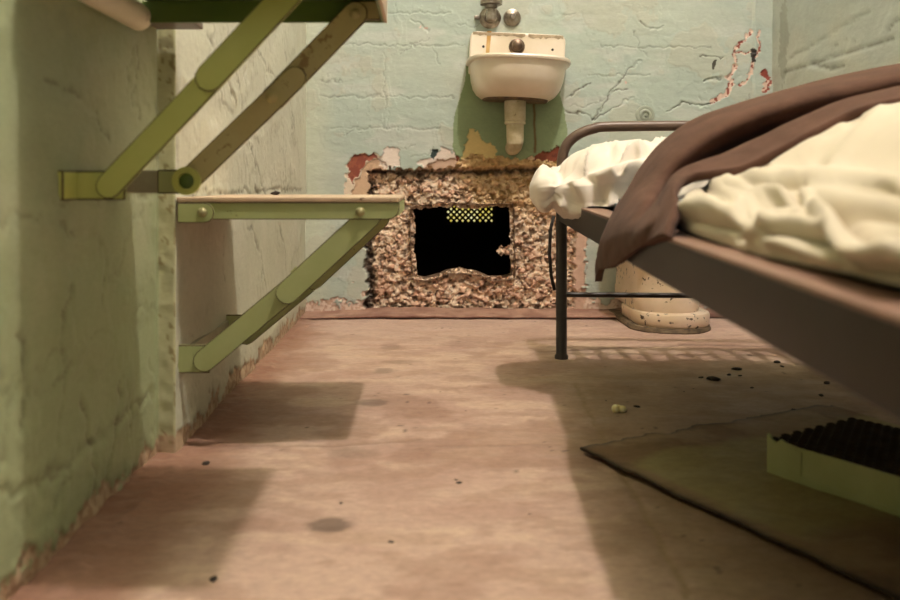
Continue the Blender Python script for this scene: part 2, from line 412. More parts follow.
    o = link('wall_back', clean(grid(P, keep, c)), M['wall'], smooth=True); struct(o)
    bm = bmesh.new()
    for (x0, x1, z0, z1) in ((XL - .02, XR + .02, 1.10, H),):
        box(bm, x0, x1, DB, DB + .05, z0, z1)
    me = bpy.data.meshes.new('u'); bm.to_mesh(me); bm.free()
    a = me.color_attributes.new('paint', 'FLOAT_COLOR', 'POINT')
    for d in a.data: d.color = (*lin(168, 176, 160), 1)
    struct(link('wall_back_upper', me, M['wall']))
    # rough sides of the hole running back through the wall
    ring = []
    hp2 = [np.array(p) for p in hp]; per = []
    for i in range(len(hp2)):
        a_, b_ = hp2[i], hp2[(i + 1) % len(hp2)]
        L = max(2, int(np.hypot(*(b_ - a_)) / 1.3)); per += [a_ + (b_ - a_) * k / L for k in range(L)]
    per = np.array(per + [per[0]])
    ds = np.linspace(.016, .17, 46); cen = per.mean(0); G = np.zeros((len(ds), len(per), 3)); C = np.zeros_like(G)
    for i, dd in enumerate(ds):
        w = fbm(per[:, 0] / 4 + dd * 70, per[:, 1] / 4 + dd * 50, 2) - .5
        q = per + (per - cen) / np.linalg.norm(per - cen, axis=1)[:, None] * (w[:, None] * 4 + 3.6)
        G[i, :, 0] = (q[:, 0] - CX) / K; G[i, :, 1] = DB + dd + .0; G[i, :, 2] = EYE - (q[:, 1] - CY) / K
        C[i] = mixc(np.zeros((len(per), 3)) + lin(150, 122, 98), w + .5, lin(106, 84, 66))
    G[:, -1] = G[:, 0]
    struct(link('trim_2', grid(G, None, C), M['wall'], smooth=True))
build_back()

# ---------------------------------------------------------------- left wall with its jog
def build_left():
    st = .0045
    d1 = np.arange(-.35, DJ, st); d2 = np.arange(DJ, DB + .012, st * .8)
    path = [(XN, d) for d in d1] + [(x, DJ) for x in np.linspace(XN, XL, 8)[0:]] + [(XL, d) for d in d2[1:]]
    path = np.array(path); zs = np.arange(0, 1.12, st)
    X = np.repeat(path[None, :, 0], len(zs), 0); D = np.repeat(path[None, :, 1], len(zs), 0); Z = np.repeat(zs[:, None], len(path), 1)
    seg = np.diff(path, axis=0); L = np.concatenate([[0], np.cumsum(np.hypot(seg[:, 0], seg[:, 1]))])
    S = np.repeat(L[None, :], len(zs), 0)
    far = D > DJ + 1e-4; near = (X < XN + .001); ret = ~far & ~near
    ff = far * sst(DJ, DJ + .02, D) + near * sst(DJ, DJ - .02, D)
    j1 = fbm(S * 55, Z * 55, 1) - .5; j2 = fbm(S * 55, Z * 55, 4) - .5; k1 = fbm(S * 12, Z * 12, 2) - .5; k2 = fbm(S * 12, Z * 12, 6) - .5
    out = (fbm(S * 4, Z * 5, 3) - .5) * .008 + (fbm(S * 14, Z * 18, 5) - .5) * .0025
    fl = fbm(S * 8, Z * 8, 0, 6)
    for t, h in ((.46, .0010), (.54, .0014), (.61, .0014)): out += h * sst(t - .005, t + .005, fl)
    n = fbm(S * 3, Z * 4, 6)
    c = np.zeros(X.shape + (3,)) + lin(172, 174, 140)
    c = mixc(c, sst(.4, .65, n), lin(160, 168, 132)); c = mixc(c, far * .8, lin(212, 208, 192))  # far part lightened for the light it catches; the paint is the same
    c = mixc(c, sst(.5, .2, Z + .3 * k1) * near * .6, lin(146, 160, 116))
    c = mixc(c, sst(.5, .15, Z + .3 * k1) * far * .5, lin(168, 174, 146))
    c = mixc(c, ret * .7, lin(206, 204, 160))  # jog face tinted lighter, the light on it put into the colour
    def crack(pts, w=.004, dep=.004, col=.55):
        nonlocal c, out
        d = dpoly(D + .030 * j1 + .02 * k1, Z + .030 * j2 + .02 * k2, pts); m = far | near
        out = out - m * dep * .5 * np.exp(-(d / w) ** 2) + m * dep * .12 * np.exp(-((d - 2.2 * w) / (1.6 * w)) ** 2)
        c = mixc(c, m * np.exp(-(d / (w * .6)) ** 2) * col * sst(.3, .5, vn(S * 25, Z * 25, 3)), lin(92, 82, 58))
    def wp(x, px, py):
        d = -x * F / (CX - px); return (d, EYE - (py - CY) * d / F)
    fc = lambda *p: [wp(XL, *q) for q in p]; nc = lambda *p: [wp(XN, *q) for q in p]
    crack(fc((178, 196), (230, 194), (302, 189)), .004, .005, .8)
    crack(fc((207, 32), (218, 55), (226, 85), (236, 104))); crack(fc((256, 46), (265, 68), (278, 84))); crack(fc((247, 142), (254, 165), (262, 186)))
    crack(fc((225, 28), (232, 60), (240, 90), (246, 140))); crack(fc((283, 40), (288, 90), (296, 150)), .004, .003)
    crack(fc((276, 215), (285, 250), (288, 290)), .004, .004); crack(fc((250, 225), (262, 255), (266, 300)), .004, .004)
    crack(fc((222, 230), (224, 280)), .003, .003)
    crack(nc((0, 218), (40, 216), (80, 200), (156, 195)), .004, .003, .4)
    crack(nc((0, 500), (55, 470), (100, 432), (155, 390)), .005, .005, .5)
    crack(nc((135, 35), (138, 70), (132, 100), (140, 118)), .004, .003); crack(nc((45, 82), (80, 95), (108, 140)), .004, .003)
    crack(nc((60, 230), (90, 235), (105, 262), (100, 300)), .004, .004); crack(nc((118, 385), (112, 430), (104, 480)), .005, .006, .7)
    crack(nc((125, 390), (132, 412), (126, 430)), .004, .006, .7); crack(nc((20, 330), (30, 380), (22, 420)), .005, .005)
    crack(nc((68, 290), (60, 330), (64, 380)), .004, .004); crack(nc((0, 395), (60, 350), (157, 305)), .004, .002, .25)
    crack(nc((80, 395), (90, 440), (96, 500)), .004, .005, .6)
    for _ in range(34):
        a = R.uniform(.8, 2.7); b = R.uniform(.02, .9); ang = R.uniform(0, 6.28); P = [(a, b)]
        for k in range(R.randint(3, 8)):
            ang += R.uniform(-.8, .8); a += .025 * math.cos(ang); b += .03 * math.sin(ang); P.append((a, b))
        crack(P, .0035, .003, .3)
    # broken foot of the wall and chipped arris of the jog
    ft = Z < .022 + .06 * k2 + .05 * j2 + .012 * far
    c = np.where(ft[..., None], np.where((vn(S * 120, Z * 120, 2) > .55)[..., None], lin(160, 132, 104), lin(186, 164, 134)), c)
    out -= np.where(ft, .006 * fbm(S * 70, Z * 70, 3), 0)
    ch = ret & (fbm(S * 160, Z * 60, 4) > .68); c = np.where(ch[..., None], lin(158, 146, 104), c)
    out = out * np.where(ret, 0, ff)
    Y = D + np.where(ret, -(fbm(X * 90, Z * 60, 5) - .5) * .004, 0)
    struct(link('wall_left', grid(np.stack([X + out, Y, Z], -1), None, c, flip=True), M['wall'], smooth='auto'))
    bm = bmesh.new(); box(bm, XN - .05, XL - .01, -.35, DB + .02, 1.10, H)
    me = bpy.data.meshes.new('u'); bm.to_mesh(me); bm.free()
    a = me.color_attributes.new('paint', 'FLOAT_COLOR', 'POINT')
    for d in a.data: d.color = (*lin(175, 178, 148), 1)
    struct(link('wall_left_upper', me, M['wall']))
build_left()

# ---------------------------------------------------------------- right wall
def build_right():
    ds = np.arange(-.35, DB + .012, .008); zs = np.arange(0, H + .01, .008)
    D, Z = np.meshgrid(ds, zs)
    j1 = fbm(D * 40, Z * 40, 1) - .5; j2 = fbm(D * 40, Z * 40, 4) - .5; n = fbm(D * 4, Z * 6, 5)
    out = (fbm(D * 5, Z * 7, 3) - .5) * .008 + (fbm(D * 12, Z * 40, 5) - .5) * .002
    fl = fbm(D * 7, Z * 7, 2, 6)
    for t, h in ((.47, .001), (.58, .0014)): out += h * sst(t - .006, t + .006, fl)
    c = np.zeros(D.shape + (3,)) + lin(180, 186, 180); c = mixc(c, sst(.4, .62, n), lin(190, 192, 182))
    def crack(px, w=.006, dep=.005, col=.6):
        nonlocal c, out
        pts = [(XR * F / (a - CX), EYE - (b - CY) * (XR / (a - CX))) for a, b in px]
        d = dpoly(D + .014 * j1, Z + .014 * j2, pts); out -= dep * .5 * np.exp(-(d / w) ** 2)
        c = mixc(c, np.exp(-(d / (w * .7)) ** 2) * col, lin(96, 88, 72))
    crack([(786, 72), (812, 64), (850, 52), (896, 38)]); crack([(790, 58), (808, 48), (835, 30), (870, 10)], .005, .003, .35)
    crack([(812, 64), (830, 68), (846, 66)]); crack([(832, 48), (840, 42), (852, 38), (856, 44)], .004, .003, .4); crack([(890, 30), (896, 22), (900, 20)], .006, .005)
    m = (np.hypot((D - 2.66) / .03, (Z - .86) / .12) + 1.5 * j1) < 1; c = mixc(c, m * .5, lin(132, 130, 116))
    struct(link('wall_right', grid(np.stack([XR - out, D, Z], -1), None, c), M['wall'], smooth=True))
build_right()

# ---------------------------------------------------------------- floor
def fp(px, py): d = F * EYE / (py - CY); return ((px - CX) * d / F, d)
def build_floor():
    st = .006
    xs = np.arange(XN - .03, XR + .03, st); ds = np.arange(-.35, DB + .03, st)
    X, D = np.meshgrid(xs, ds)
    j1 = fbm(X * 40, D * 40, 1) - .5; j2 = fbm(X * 40, D * 40, 4) - .5; k1 = fbm(X * 9, D * 9, 2) - .5; k2 = fbm(X * 9, D * 9, 5) - .5
    n = fbm(X * 5, D * 7, 3, 5); n2 = fbm(X * 9 + k1 * 2, D * 20, 6, 5)
    c = np.zeros(X.shape + (3,)) + lin(190, 161, 143)
    c = mixc(c, sst(.42, .62, n) * .8, lin(174, 142, 126)); c = mixc(c, sst(.5, .66, n2) * .6, lin(202, 174, 152))
    c = mixc(c, sst(.52, .6, fbm(X * 7 + 3, D * 7, 7, 6)) * .45, lin(146, 112, 95))
    c = mixc(c, sst(.52, .62, fbm(X * 14, D * 30, 1, 5)) * .35, lin(150, 116, 96))
    c = mixc(c, sst(2.0, 2.6, D + .4 * k1) * .5, lin(206, 176, 164))
    c = mixc(c, sst(.20, .36, X + .25 * k1) * sst(2.1, 1.8, D) * .55, lin(140, 118, 82))  # olive-brown shade under the bed put into the floor colour
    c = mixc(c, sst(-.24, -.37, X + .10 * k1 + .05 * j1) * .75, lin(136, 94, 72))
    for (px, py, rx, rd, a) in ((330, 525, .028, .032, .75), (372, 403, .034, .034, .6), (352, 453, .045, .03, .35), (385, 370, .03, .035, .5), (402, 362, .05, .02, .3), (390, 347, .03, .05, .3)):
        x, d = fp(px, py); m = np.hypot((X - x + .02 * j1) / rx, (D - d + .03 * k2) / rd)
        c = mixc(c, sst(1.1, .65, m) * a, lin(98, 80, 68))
    # unevenness and flaking of the concrete
    out = (fbm(X * 4, D * 4, 2) - .5) * .004 + (fbm(X * 16, D * 16, 6) - .5) * .0016
    fl = fbm(X * 10, D * 14, 0, 6)
    for t in (.45, .57): out += .0007 * sst(t - .005, t + .005, fl)
    def line(pts, w, col, a, dep):
        nonlocal c, out
        d = dpoly(X + .012 * j1, D + .012 * j2, [fp(*p) for p in pts]); out -= dep * np.exp(-(d / w) ** 2)
        c = mixc(c, np.exp(-(d / w) ** 2) * a, col)
    line([(575, 384), (602, 437), (632, 490), (687, 597)], .004, lin(150, 126, 92), .7, .0015)
    line([(320, 345), (470, 346), (540, 349)], .006, lin(150, 112, 98), .4, .001)
    line([(540, 352), (690, 345), (790, 347)], .009, lin(122, 96, 84), .7, .002)
    line([(190, 446), (320, 447), (420, 440)], .005, lin(120, 92, 72), .5, .002)
    line([(440, 447), (560, 445)], .004, lin(120, 92, 72), .4, .0015)
    ft = X < XL + .03 + .05 * k1 + .04 * j1; out += np.where(ft, .006 * fbm(X * 60, D * 60, 3), 0)
    sp = vn(X * 120, D * 90, 7) * vn(X * 31, D * 31, 2); c = mixc(c, (sp > .78) * .6, lin(70, 54, 42))
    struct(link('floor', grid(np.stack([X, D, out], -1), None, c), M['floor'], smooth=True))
    bm = bmesh.new(); box(bm, XN - .06, XR + .06, -.35, DB + .06, H, H + .04); struct(obj('ceiling', bm, M['ceil']))
    # old kerb strip lying along the foot of the back wall
    xs = np.arange(XL, XR - .02, .006)
    e = (fbm(xs * 14, xs * 0 + 2, 1, 5) - .5) * .035 + (xs > .60) * .06; hh = .006 + .014 * fbm(xs * 9, xs * 0 + 5, 4, 4) * sst(XL + .03, XL + .22, xs)
    rows = [(2.652, -.004, 0), (2.640, .0015, 0), (2.610, .45, 1), (2.607, .8, 1), (2.614, 1., 1), (2.66, 1.0, .5), (2.71, .9, 0), (DB + .02, 1.1, 0)]
    P = np.array([[(x, d + ee * w, max(-.004, h * q)) for x, ee, h in zip(xs, e, hh)] for d, q, w in rows])
    cc = np.zeros(P.shape) + lin(176, 140, 122); cc = mixc(cc, sst(.4, .6, fbm(P[..., 0] * 20, P[..., 1] * 30, 3)), lin(150, 112, 98))
    cc[:2] = lin(60, 46, 36)  # shade under the kerb lip painted in dark
    struct(link('trim_1', grid(P, None, cc), M['floor'], smooth=True))
build_floor()

# ---------------------------------------------------------------- dark utility space behind the hole
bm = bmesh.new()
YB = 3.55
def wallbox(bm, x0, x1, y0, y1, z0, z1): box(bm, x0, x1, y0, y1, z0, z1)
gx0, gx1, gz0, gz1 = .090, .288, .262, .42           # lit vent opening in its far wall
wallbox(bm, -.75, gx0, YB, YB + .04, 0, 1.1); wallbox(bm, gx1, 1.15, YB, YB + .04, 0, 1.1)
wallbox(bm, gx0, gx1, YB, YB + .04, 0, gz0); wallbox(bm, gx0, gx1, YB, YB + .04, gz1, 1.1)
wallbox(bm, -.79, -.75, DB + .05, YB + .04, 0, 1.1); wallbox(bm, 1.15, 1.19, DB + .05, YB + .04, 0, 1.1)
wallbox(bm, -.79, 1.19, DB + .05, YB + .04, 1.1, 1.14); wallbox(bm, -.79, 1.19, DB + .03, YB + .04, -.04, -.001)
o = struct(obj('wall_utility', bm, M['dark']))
vent = thing('vent_grille', 'lit yellow diamond mesh vent grille seen deep inside the hole in the back wall', 'vent', ((gx0 + gx1) / 2, YB, gz0))
bm = bmesh.new(); pit = .0245
def clipbar(bm, c, sgn):
    # bar x*sgn + z = c inside the opening
    pts = []
    for x in (gx0, gx1):
        z = c - sgn * x
        if gz0 <= z <= gz1: pts.append((x, z))
    for z in (gz0, gz1):
        x = (c - z) / sgn
        if gx0 < x < gx1: pts.append((x, z))
    if len(pts) >= 2:
        (a, b), (e, f) = pts[0], pts[1]
        if math.hypot(a - e, b - f) > .006: strap(bm, a, b, e, f, .0085, YB - .004, .003, False, False)
for i in range(-30, 60):
    clipbar(bm, i * pit, 1); clipbar(bm, i * pit, -1)
obj('mesh_plate', bm, M['mesh'], vent)
bm = bmesh.new()
for (x0, x1, z0, z1) in ((gx0 - .012, gx0 + .002, gz0 - .012, gz1 + .012), (gx1 - .002, gx1 + .012, gz0 - .012, gz1 + .012), (gx0, gx1, gz0 - .012, gz0 + .002), (gx0, gx1, gz1 - .002, gz1 + .012)):
    box(bm, x0, x1, YB - .007, YB - .001, z0, z1)
obj('grille_frame', bm, M['mesh'], vent)
m, nt, p = newmat('lit_cell_beyond'); e = nt.nodes.new('ShaderNodeEmission'); n = noise_node(nt, 30, 3)
r = ramp(nt, n.outputs[0], [(.4, lin(214, 190, 70)), (.65, lin(236, 232, 170))]); nt.links.new(r.outputs[0], e.inputs[0]); e.inputs[1].default_value = .85
nt.links.new(e.outputs[0], nt.nodes['Material Output'].inputs[0])
bm = bmesh.new(); box(bm, gx0, gx1, YB + .036, YB + .045, gz0, gz1); o = obj('lit_panel', bm, m, vent)

# ================================================================== SINK
def rot_tilt(bm, c, deg):
    bmesh.ops.rotate(bm, verts=bm.verts[:], cent=c, matrix=Matrix.Rotation(math.radians(deg), 3, 'Y'))
SX = .297; TILT = 2.6; SCN = (SX, DB, .80)
sink = thing('wall_sink', 'small white enamel wall sink with rust streak hanging above the broken hole', 'sink', (SX, DB, .66))
def dring(w, dep, z, p=.62, n=40, y0=DB - .004):
    pts = []
    for k in range(n + 1):
        t = -math.pi / 2 + math.pi * k / n
        s, cc = math.sin(t), math.cos(t)
        pts.append((SX + w * math.copysign(abs(s) ** p, s), y0 - dep * abs(cc) ** p, z))
    return pts
def loftD(bm, rings):
    vs = [[bm.verts.new(p) for p in r] for r in rings]
    for a, b in zip(vs, vs[1:]):
        for k in range(len(a) - 1): bm.faces.new((a[k], a[k + 1], b[k + 1], b[k]))
    for r in (vs[0], vs[-1]): bm.faces.new(r)
    for a, b in zip(vs, vs[1:]): bm.faces.new((a[0], b[0], b[-1], a[-1])) if False else None
    return vs
bm = bmesh.new()
prof = [(.05, .09, 0.717), (.10, .15, 0.723), (.135, .20, 0.752), (.143, .216, 0.807), (.146, .220, 0.814), (.153, .228, 0.815), (.164, .236, 0.814), (.165, .238, 0.809), (.163, .236, 0.803),
        (.152, .226, 0.800), (.150, .222, 0.782), (.146, .212, 0.752), (.138, .196, 0.725), (.126, .172, 0.707), (.108, .14, 0.695), (.06, .09, 0.689)]
loftD(bm, [dring(w, d, z) for w, d, z in prof]); rot_tilt(bm, SCN, TILT)
basin = obj('basin', bm, M['sink'], sink, smooth='auto')
def rrect(x0, x1, z0, z1, r, y, n=5):
    pts = []
    for cx, cz, a in ((x1 - r, z1 - r, 0), (x0 + r, z1 - r, 90), (x0, z0, None), (x1, z0, None)):
        if a is None: pts.append((cx, y, cz)); continue
        for k in range(n + 1):
            t = math.radians(a + 90 * k / n); pts.append((cx + r * math.cos(t), y, cz + r * math.sin(t)))
    return pts
bm = bmesh.new(); prism(bm, rrect(.142, .452, .775, .913, .022, DB - .034), (0, .036, 0)); rot_tilt(bm, SCN, TILT)
back = obj('back_panel', bm, M['sink'], sink, bevel=.006)
bm = bmesh.new(); prism(bm, rrect(.150, .444, .78, .917, .018, DB - .0355), (0, .002, 0)); rot_tilt(bm, SCN, TILT); bm.free()
bm = bmesh.new(); prism(bm, [(.194, DB - .0352, .805), (.196, DB - .0352, .914), (.210, DB - .0352, .914), (.204, DB - .0352, .805)], (0, .001, 0)); rot_tilt(bm, SCN, TILT)
obj('rust_streak', bm, surface('rust_stain', lin(196, 150, 84), lin(214, 176, 116), 40, .5), back)['label'] = 'yellow rust streak'
bm = bmesh.new()
for k, (a, b) in enumerate(((.150, .32), (.33, .443))):
    pts = [(a, DB - .0353, .910)]; n = 14
    for i in range(n + 1): pts.append((a + (b - a) * i / n, DB - .0353, .903 - .008 * random.random()))
    pts.append((b, DB - .0353, .910)); prism(bm, pts, (0, .001, 0))
rot_tilt(bm, SCN, TILT); obj('worn_edge', bm, surface('worn_enamel', lin(186, 166, 140), lin(150, 130, 100), 60, .6), back)['label'] = 'worn top edge showing grey under the enamel'
for x in (.186, .410):
    bm = bmesh.new(); lathe(bm, (x, DB - .034, .863), (0, -1, 0), [(.0042, -.002), (.0042, .0012), (.0005, .0013)], 12); rot_tilt(bm, SCN, TILT)
    obj('screw_hole', bm, M['wire'], back)
bm = bmesh.new(); lathe(bm, (.297, DB - .034, .868), (0, -1, 0), [(.026, -.004), (.026, .006), (.024, .012), (.018, .014), (.018, .024), (.016, .029), (.010, .032), (.0005, .033)], 24)
obj('push_button_spout', bm, M['brass'], sink, smooth='auto')
bm = bmesh.new(); zz = .676
ring = lambda w, d, z: dring(w, d, z, .7)
loftD(bm, [ring(.108, .136, .698), ring(.102, .130, .690), ring(.08, .115, .688)]); rot_tilt(bm, SCN, TILT)
obj('underside_rim', bm, surface('dark_underside', lin(120, 96, 66), lin(70, 54, 38), 50, .7), sink, smooth='auto')['label'] = 'dark underside'  # darker ring below the basin
drain = None
bm = bmesh.new(); lathe(bm, (.287, DB - .075, .55), (0, 0, 1), [(.0255, 0), (.027, .01), (.028, .065), (.031, .067), (.031, .069)], 20)
drain = obj('drain_pipe', bm, M['pipe'], sink, smooth='auto')
bm = bmesh.new(); lathe(bm, (.287, DB - .075, .612), (0, 0, 1), [(.027, 0), (.0335, .002), (.0335, .010), (.031, .011), (.0335, .013), (.0345, .075), (.030, .078)], 20)
obj('coupling', bm, M['pipe'], drain, smooth='auto')
bm = bmesh.new(); tube(bm, [(.287, DB - .075, .56), (.287, DB - .073, .552), (.287, DB - .055, .545), (.287, DB - .02, .542), (.287, DB + .02, .542)], .025, 16)
obj('trap_bend', bm, M['pipe'], drain, smooth='auto')

# tap pipe and capped outlet above the sink
tp = thing('water_pipe', 'upright chrome water pipe with wall flange above the left of the sink', 'pipe', at(490, 18, DB))
zc = EYE + (CY - 18) / K; xc = (490 - CX) / K
bm = bmesh.new(); lathe(bm, (xc, DB, zc), (0, -1, 0), [(.036, -.004), (.036, .003), (.030, .010), (.022, .013), (.020, .03)], 24); obj('wall_flange', bm, M['chrome'], tp, smooth='auto')
bm = bmesh.new(); tube(bm, [(xc, DB - .004, zc), (xc, DB - .03, zc), (xc, DB - .044, zc + .006), (xc, DB - .05, zc + .02), (xc, DB - .05, zc + .05), (xc, DB - .05, 1.30)], .0145, 16); obj('pipe', bm, M['chrome'], tp, smooth='auto')
bm = bmesh.new(); lathe(bm, (xc, DB - .05, zc - .02), (0, 0, 1), [(.010, 0), (.0165, .004), (.0165, .035), (.0145, .037)], 18); obj('elbow', bm, M['chrome'], tp, smooth='auto')
bm = bmesh.new(); lathe(bm, (xc, DB - .05, 1.0), (0, 0, 1), [(.0145, -.012), (.02, -.010), (.02, -.002), (.036, .0), (.036, .012), (.022, .014), (.022, .03), (.0145, .032)], 18); obj('collar', bm, M['chrome'], tp, smooth='auto')
bm = bmesh.new(); box(bm, xc - .052, xc - .034, DB - .012, DB + .002, zc - .005, zc + .006); obj('clip', bm, M['chrome'], tp, bevel=.002)
cv = thing('capped_outlet', 'round chrome capped outlet on the wall above the middle of the sink', 'pipe cap', at(512, 18, DB))
xc = (512 - CX) / K
bm = bmesh.new(); lathe(bm, (xc, DB, zc), (0, -1, 0), [(.029, -.004), (.029, .004), (.027, .012), (.018, .016), (.015, .018)], 24); obj('wall_flange', bm, M['chrome'], cv, smooth='auto')
bm = bmesh.new(); lathe(bm, (xc, DB - .014, zc + .002), (0, -1, 0), [(.010, 0), (.0095, .016), (.006, .02), (.0005, .0205)], 16); obj('knob', bm, M['chrome'], cv, smooth='auto')
# pipe flange on the wall above the bed head
x, z = (645 - CX) / K, EYE + (CY - 115) / K
bm = bmesh.new(); lathe(bm, (x, DB, z), (0, -1, 0), [(.032, -.004), (.031, .004), (.026, .006), (.020, .005), (.016, .008), (.012, .008), (.011, -.003), (.0005, -.0035)], 26)
wm = surface('painted_flange', lin(160, 166, 152), lin(148, 154, 140), 20, .5)
esc = thing('pipe_flange', 'round painted pipe flange with a dark hole, on the wall above the bed bow', 'pipe flange', (x, DB, z))
obj('plate', bm, wm, esc, smooth='auto')
bm = bmesh.new(); lathe(bm, (x, DB, z), (0, -1, 0), [(.0112, -.002), (.0112, .001), (.0004, .0011)], 20); obj('hole', bm, M['dark'], esc)
bm = bmesh.new(); lathe(bm, (x + .003, DB - .001, z - .002), (0, -1, 0), [(.006, -.002), (.006, .004), (.004, .006), (.0004, .0062)], 14); obj('plug', bm, wm, esc, smooth='auto')

# ================================================================== FOLD-DOWN SEAT AND TABLE
seat = thing('folding_stool', 'lower green steel fold-down seat on two diagonal arms, fixed to the left wall', 'seat', (XL, 1.51, 0.12))
SF, SB, SR = 1.312, 1.665, -.040
bm = bmesh.new(); box(bm, XL + .002, SR, SF - .003, SB, .393, .401)
obj('seat_plate', bm, M['seattop'], seat, bevel=.002)['label'] = 'seat plate with its paint rubbed to pink along the edge'
def apron(bm, y):
    pts = [(XL + .004, y, .393), (XL + .004, y, .366)]
    for k in range(7):
        t = math.radians(-90 + 90 * k / 6); pts.append((SR - .018 + .018 * math.cos(t), y, .384 + .018 * math.sin(t)))
    pts.append((SR, y, .393)); prism(bm, pts, (0, .005, 0))
bm = bmesh.new(); apron(bm, SF); fa = obj('side_apron', bm, M['green'], seat, bevel=.001)
bm = bmesh.new(); apron(bm, SB - .006); obj('side_apron', bm, M['green'], seat, bevel=.001)
bm = bmesh.new(); box(bm, SR - .005, SR - .0005, SF + .005, SB - .006, .372, .393); obj('front_apron', bm, M['green'], seat)
for y in (SF, SB - .011):
    bm = bmesh.new(); strap(bm, XL + .004, .3765, XL + .046, .3765, .031, y - .005, .005, False, True); h = obj('hinge_tab', bm, M['green'], seat, bevel=.001)
    bm = bmesh.new(); bolt(bm, XL + .043, y - .005, .377, .0078); obj('bolt', bm, M['steel'], h, smooth=True)
    bm = bmesh.new(); bolt(bm, -.1015, y, .378, .0075); obj('bolt', bm, M['steel'], seat, smooth=True)
for y, mt in ((1.325, M['green']), (SB - .03, M['green'])):
    a = at(204, 361, 1.325); b = at(300, 281, 1.325); c0 = at(288, 292, 1.325); c1 = at(370, 216, 1.325)
    dz = -.016 if y > 1.5 else 0
    bm = bmesh.new(); strap(bm, a.x, a.z + dz, b.x, b.z + dz, .036, y, .006); lo = obj('lower_arm', bm, mt, seat, bevel=.0012)
    bm = bmesh.new(); strap(bm, c0.x, c0.z + dz, c1.x, c1.z + dz, .037, y - .0095, .007); up = obj('upper_arm', bm, mt, seat, bevel=.0012)
    bm = bmesh.new(); box(bm, -.006, .006, -.006, .001, -.004, .004, Matrix.Translation((c0.x + .012, y - .003, c0.z + .034)) @ Matrix.Rotation(-.78, 4, 'Y')); obj('stop_lug', bm, mt, up)
    bm = bmesh.new(); box(bm, XL - .004, XL + .048, y + .007, y + .013, .121, .166); obj('bracket', bm, mt, seat, bevel=.002)
bm = bmesh.new(); box(bm, XL - .004, XL + .006, 1.333, 1.65, .122, .156); obj('wall_bar', bm, M['greybar'], seat, bevel=.002)

table = thing('folding_table', 'upper green steel fold-down table on two long diagonal arms, above the near left wall', 'table', (XN, 1.09, .41))
TN, TF, TR, TB = .86, 1.155, -.055, .643      # near end, far end, front, lower edge
bm = bmesh.new(); box(bm, XN + .036, TR, TN, TF, TB + .029, TB + .040)
obj('table_plate', bm, M['dkgreen'], table, bevel=.002)
for y in (TN, TF - .005):
    bm = bmesh.new(); box(bm, XN + .030, TR, y, y + .005, TB, TB + .029); obj('side_apron', bm, M['dkgreen'], table, bevel=.001)
bm = bmesh.new(); box(bm, TR - .005, TR, TN + .005, TF - .005, TB, TB + .029); obj('front_apron', bm, M['dkgreen'], table, bevel=.001)
bm = bmesh.new(); box(bm, TR - .0465, TR - .006, TF - .012, TF - .0055, TB + .002, TB + .028); obj('corner_gusset', bm, M['worngreen'], table, bevel=.001)
bm = bmesh.new(); box(bm, TR - .001, TR + .003, TN, TF, TB, TB + .040); obj('edge_strip', bm, M['seattop'], table)['label'] = 'pinkish worn edge strip'
bm = bmesh.new()
lathe(bm, (XN + .024, TN - .01, TB + .008), (0, 1, 0), [(.0185, 0), (.0185, TF - TN + .012), (.009, TF - TN + .012), (.009, TF - TN - .01), (.0004, TF - TN - .01)], 20)
obj('hinge_tube', bm, M['cream'], table, smooth='auto')['label'] = 'cream painted hinge tube against the wall'
bm = bmesh.new(); box(bm, XN - .004, XN + .074, TF + .003, 1.302, .661, .671); obj('hinge_ledge', bm, M['bow'], table, bevel=.002)
# far arm
DA = 1.135
a, b, c0, c1 = at(188, 181, DA), at(295, 78, DA), at(272, 99, DA), at(355, 13, DA)
bm = bmesh.new(); strap(bm, a.x, a.z, b.x, b.z, .032, DA - .003, .006); lo = obj('lower_arm', bm, M['worngreen'], table, bevel=.0012)
bm = bmesh.new(); strap(bm, c0.x, c0.z, c1.x, c1.z, .034, DA + .0035, .006); up = obj('upper_arm', bm, M['worngreen'], table, bevel=.0012)
q = at(272, 97, DA); bm = bmesh.new(); bolt(bm, q.x, DA - .003, q.z, .008); obj('bolt', bm, M['worngreen'], lo, smooth=True)
q = at(355, 13, DA); bm = bmesh.new(); bolt(bm, q.x, DA + .0035, q.z, .007); obj('bolt', bm, M['worngreen'], up, smooth=True)
bm = bmesh.new(); lathe(bm, (a.x, DA - .003, a.z), (0, -1, 0), [(.011, 0), (.019, 0), (.019, .008), (.011, .008), (.010, .001), (.0004, .001)], 22); obj('pivot_ring', bm, M['lime'], lo, smooth='auto')
bm = bmesh.new(); lathe(bm, (a.x, DA - .004, a.z), (0, -1, 0), [(.0105, 0), (.0105, .0015), (.006, .004), (.0004, .0045)], 16); obj('pivot_pin', bm, M['dkgreen'], lo, smooth='auto')
# near arm
DN = .985
a, b, c0, a2 = at(107, 186, DN), at(220, 67, DN), at(210, 78, DN), at(298, -16, DN)
bm = bmesh.new(); strap(bm, a.x, a.z, b.x, b.z, .031, DN + .004, .006); lo = obj('lower_arm', bm, M['lime'], table, bevel=.0012)
bm = bmesh.new(); strap(bm, c0.x, c0.z, a2.x, a2.z, .034, DN - .0055, .007); up = obj('upper_arm', bm, M['lime'], table, bevel=.0012)
for px, py in ((197, 80), (218, 58)):
    q = at(px, py, DN); bm = bmesh.new(); box(bm, -.005, .005, 0, .008, -.004, .004, Matrix.Translation((q.x, DN - .003, q.z)) @ Matrix.Rotation(-.78, 4, 'Y')); obj('stop_lug', bm, M['lime'], up)
bm = bmesh.new(); box(bm, XN - .004, XN + .062, DN + .0105, DN + .0165, .402, .437); obj('bracket', bm, M['lime'], table, bevel=.002)
bm = bmesh.new(); box(bm, XN - .004, XN + .006, DN - .03, DN + .0105, .402, .437); obj('wall_plate', bm, M['lime'], table, bevel=.002)
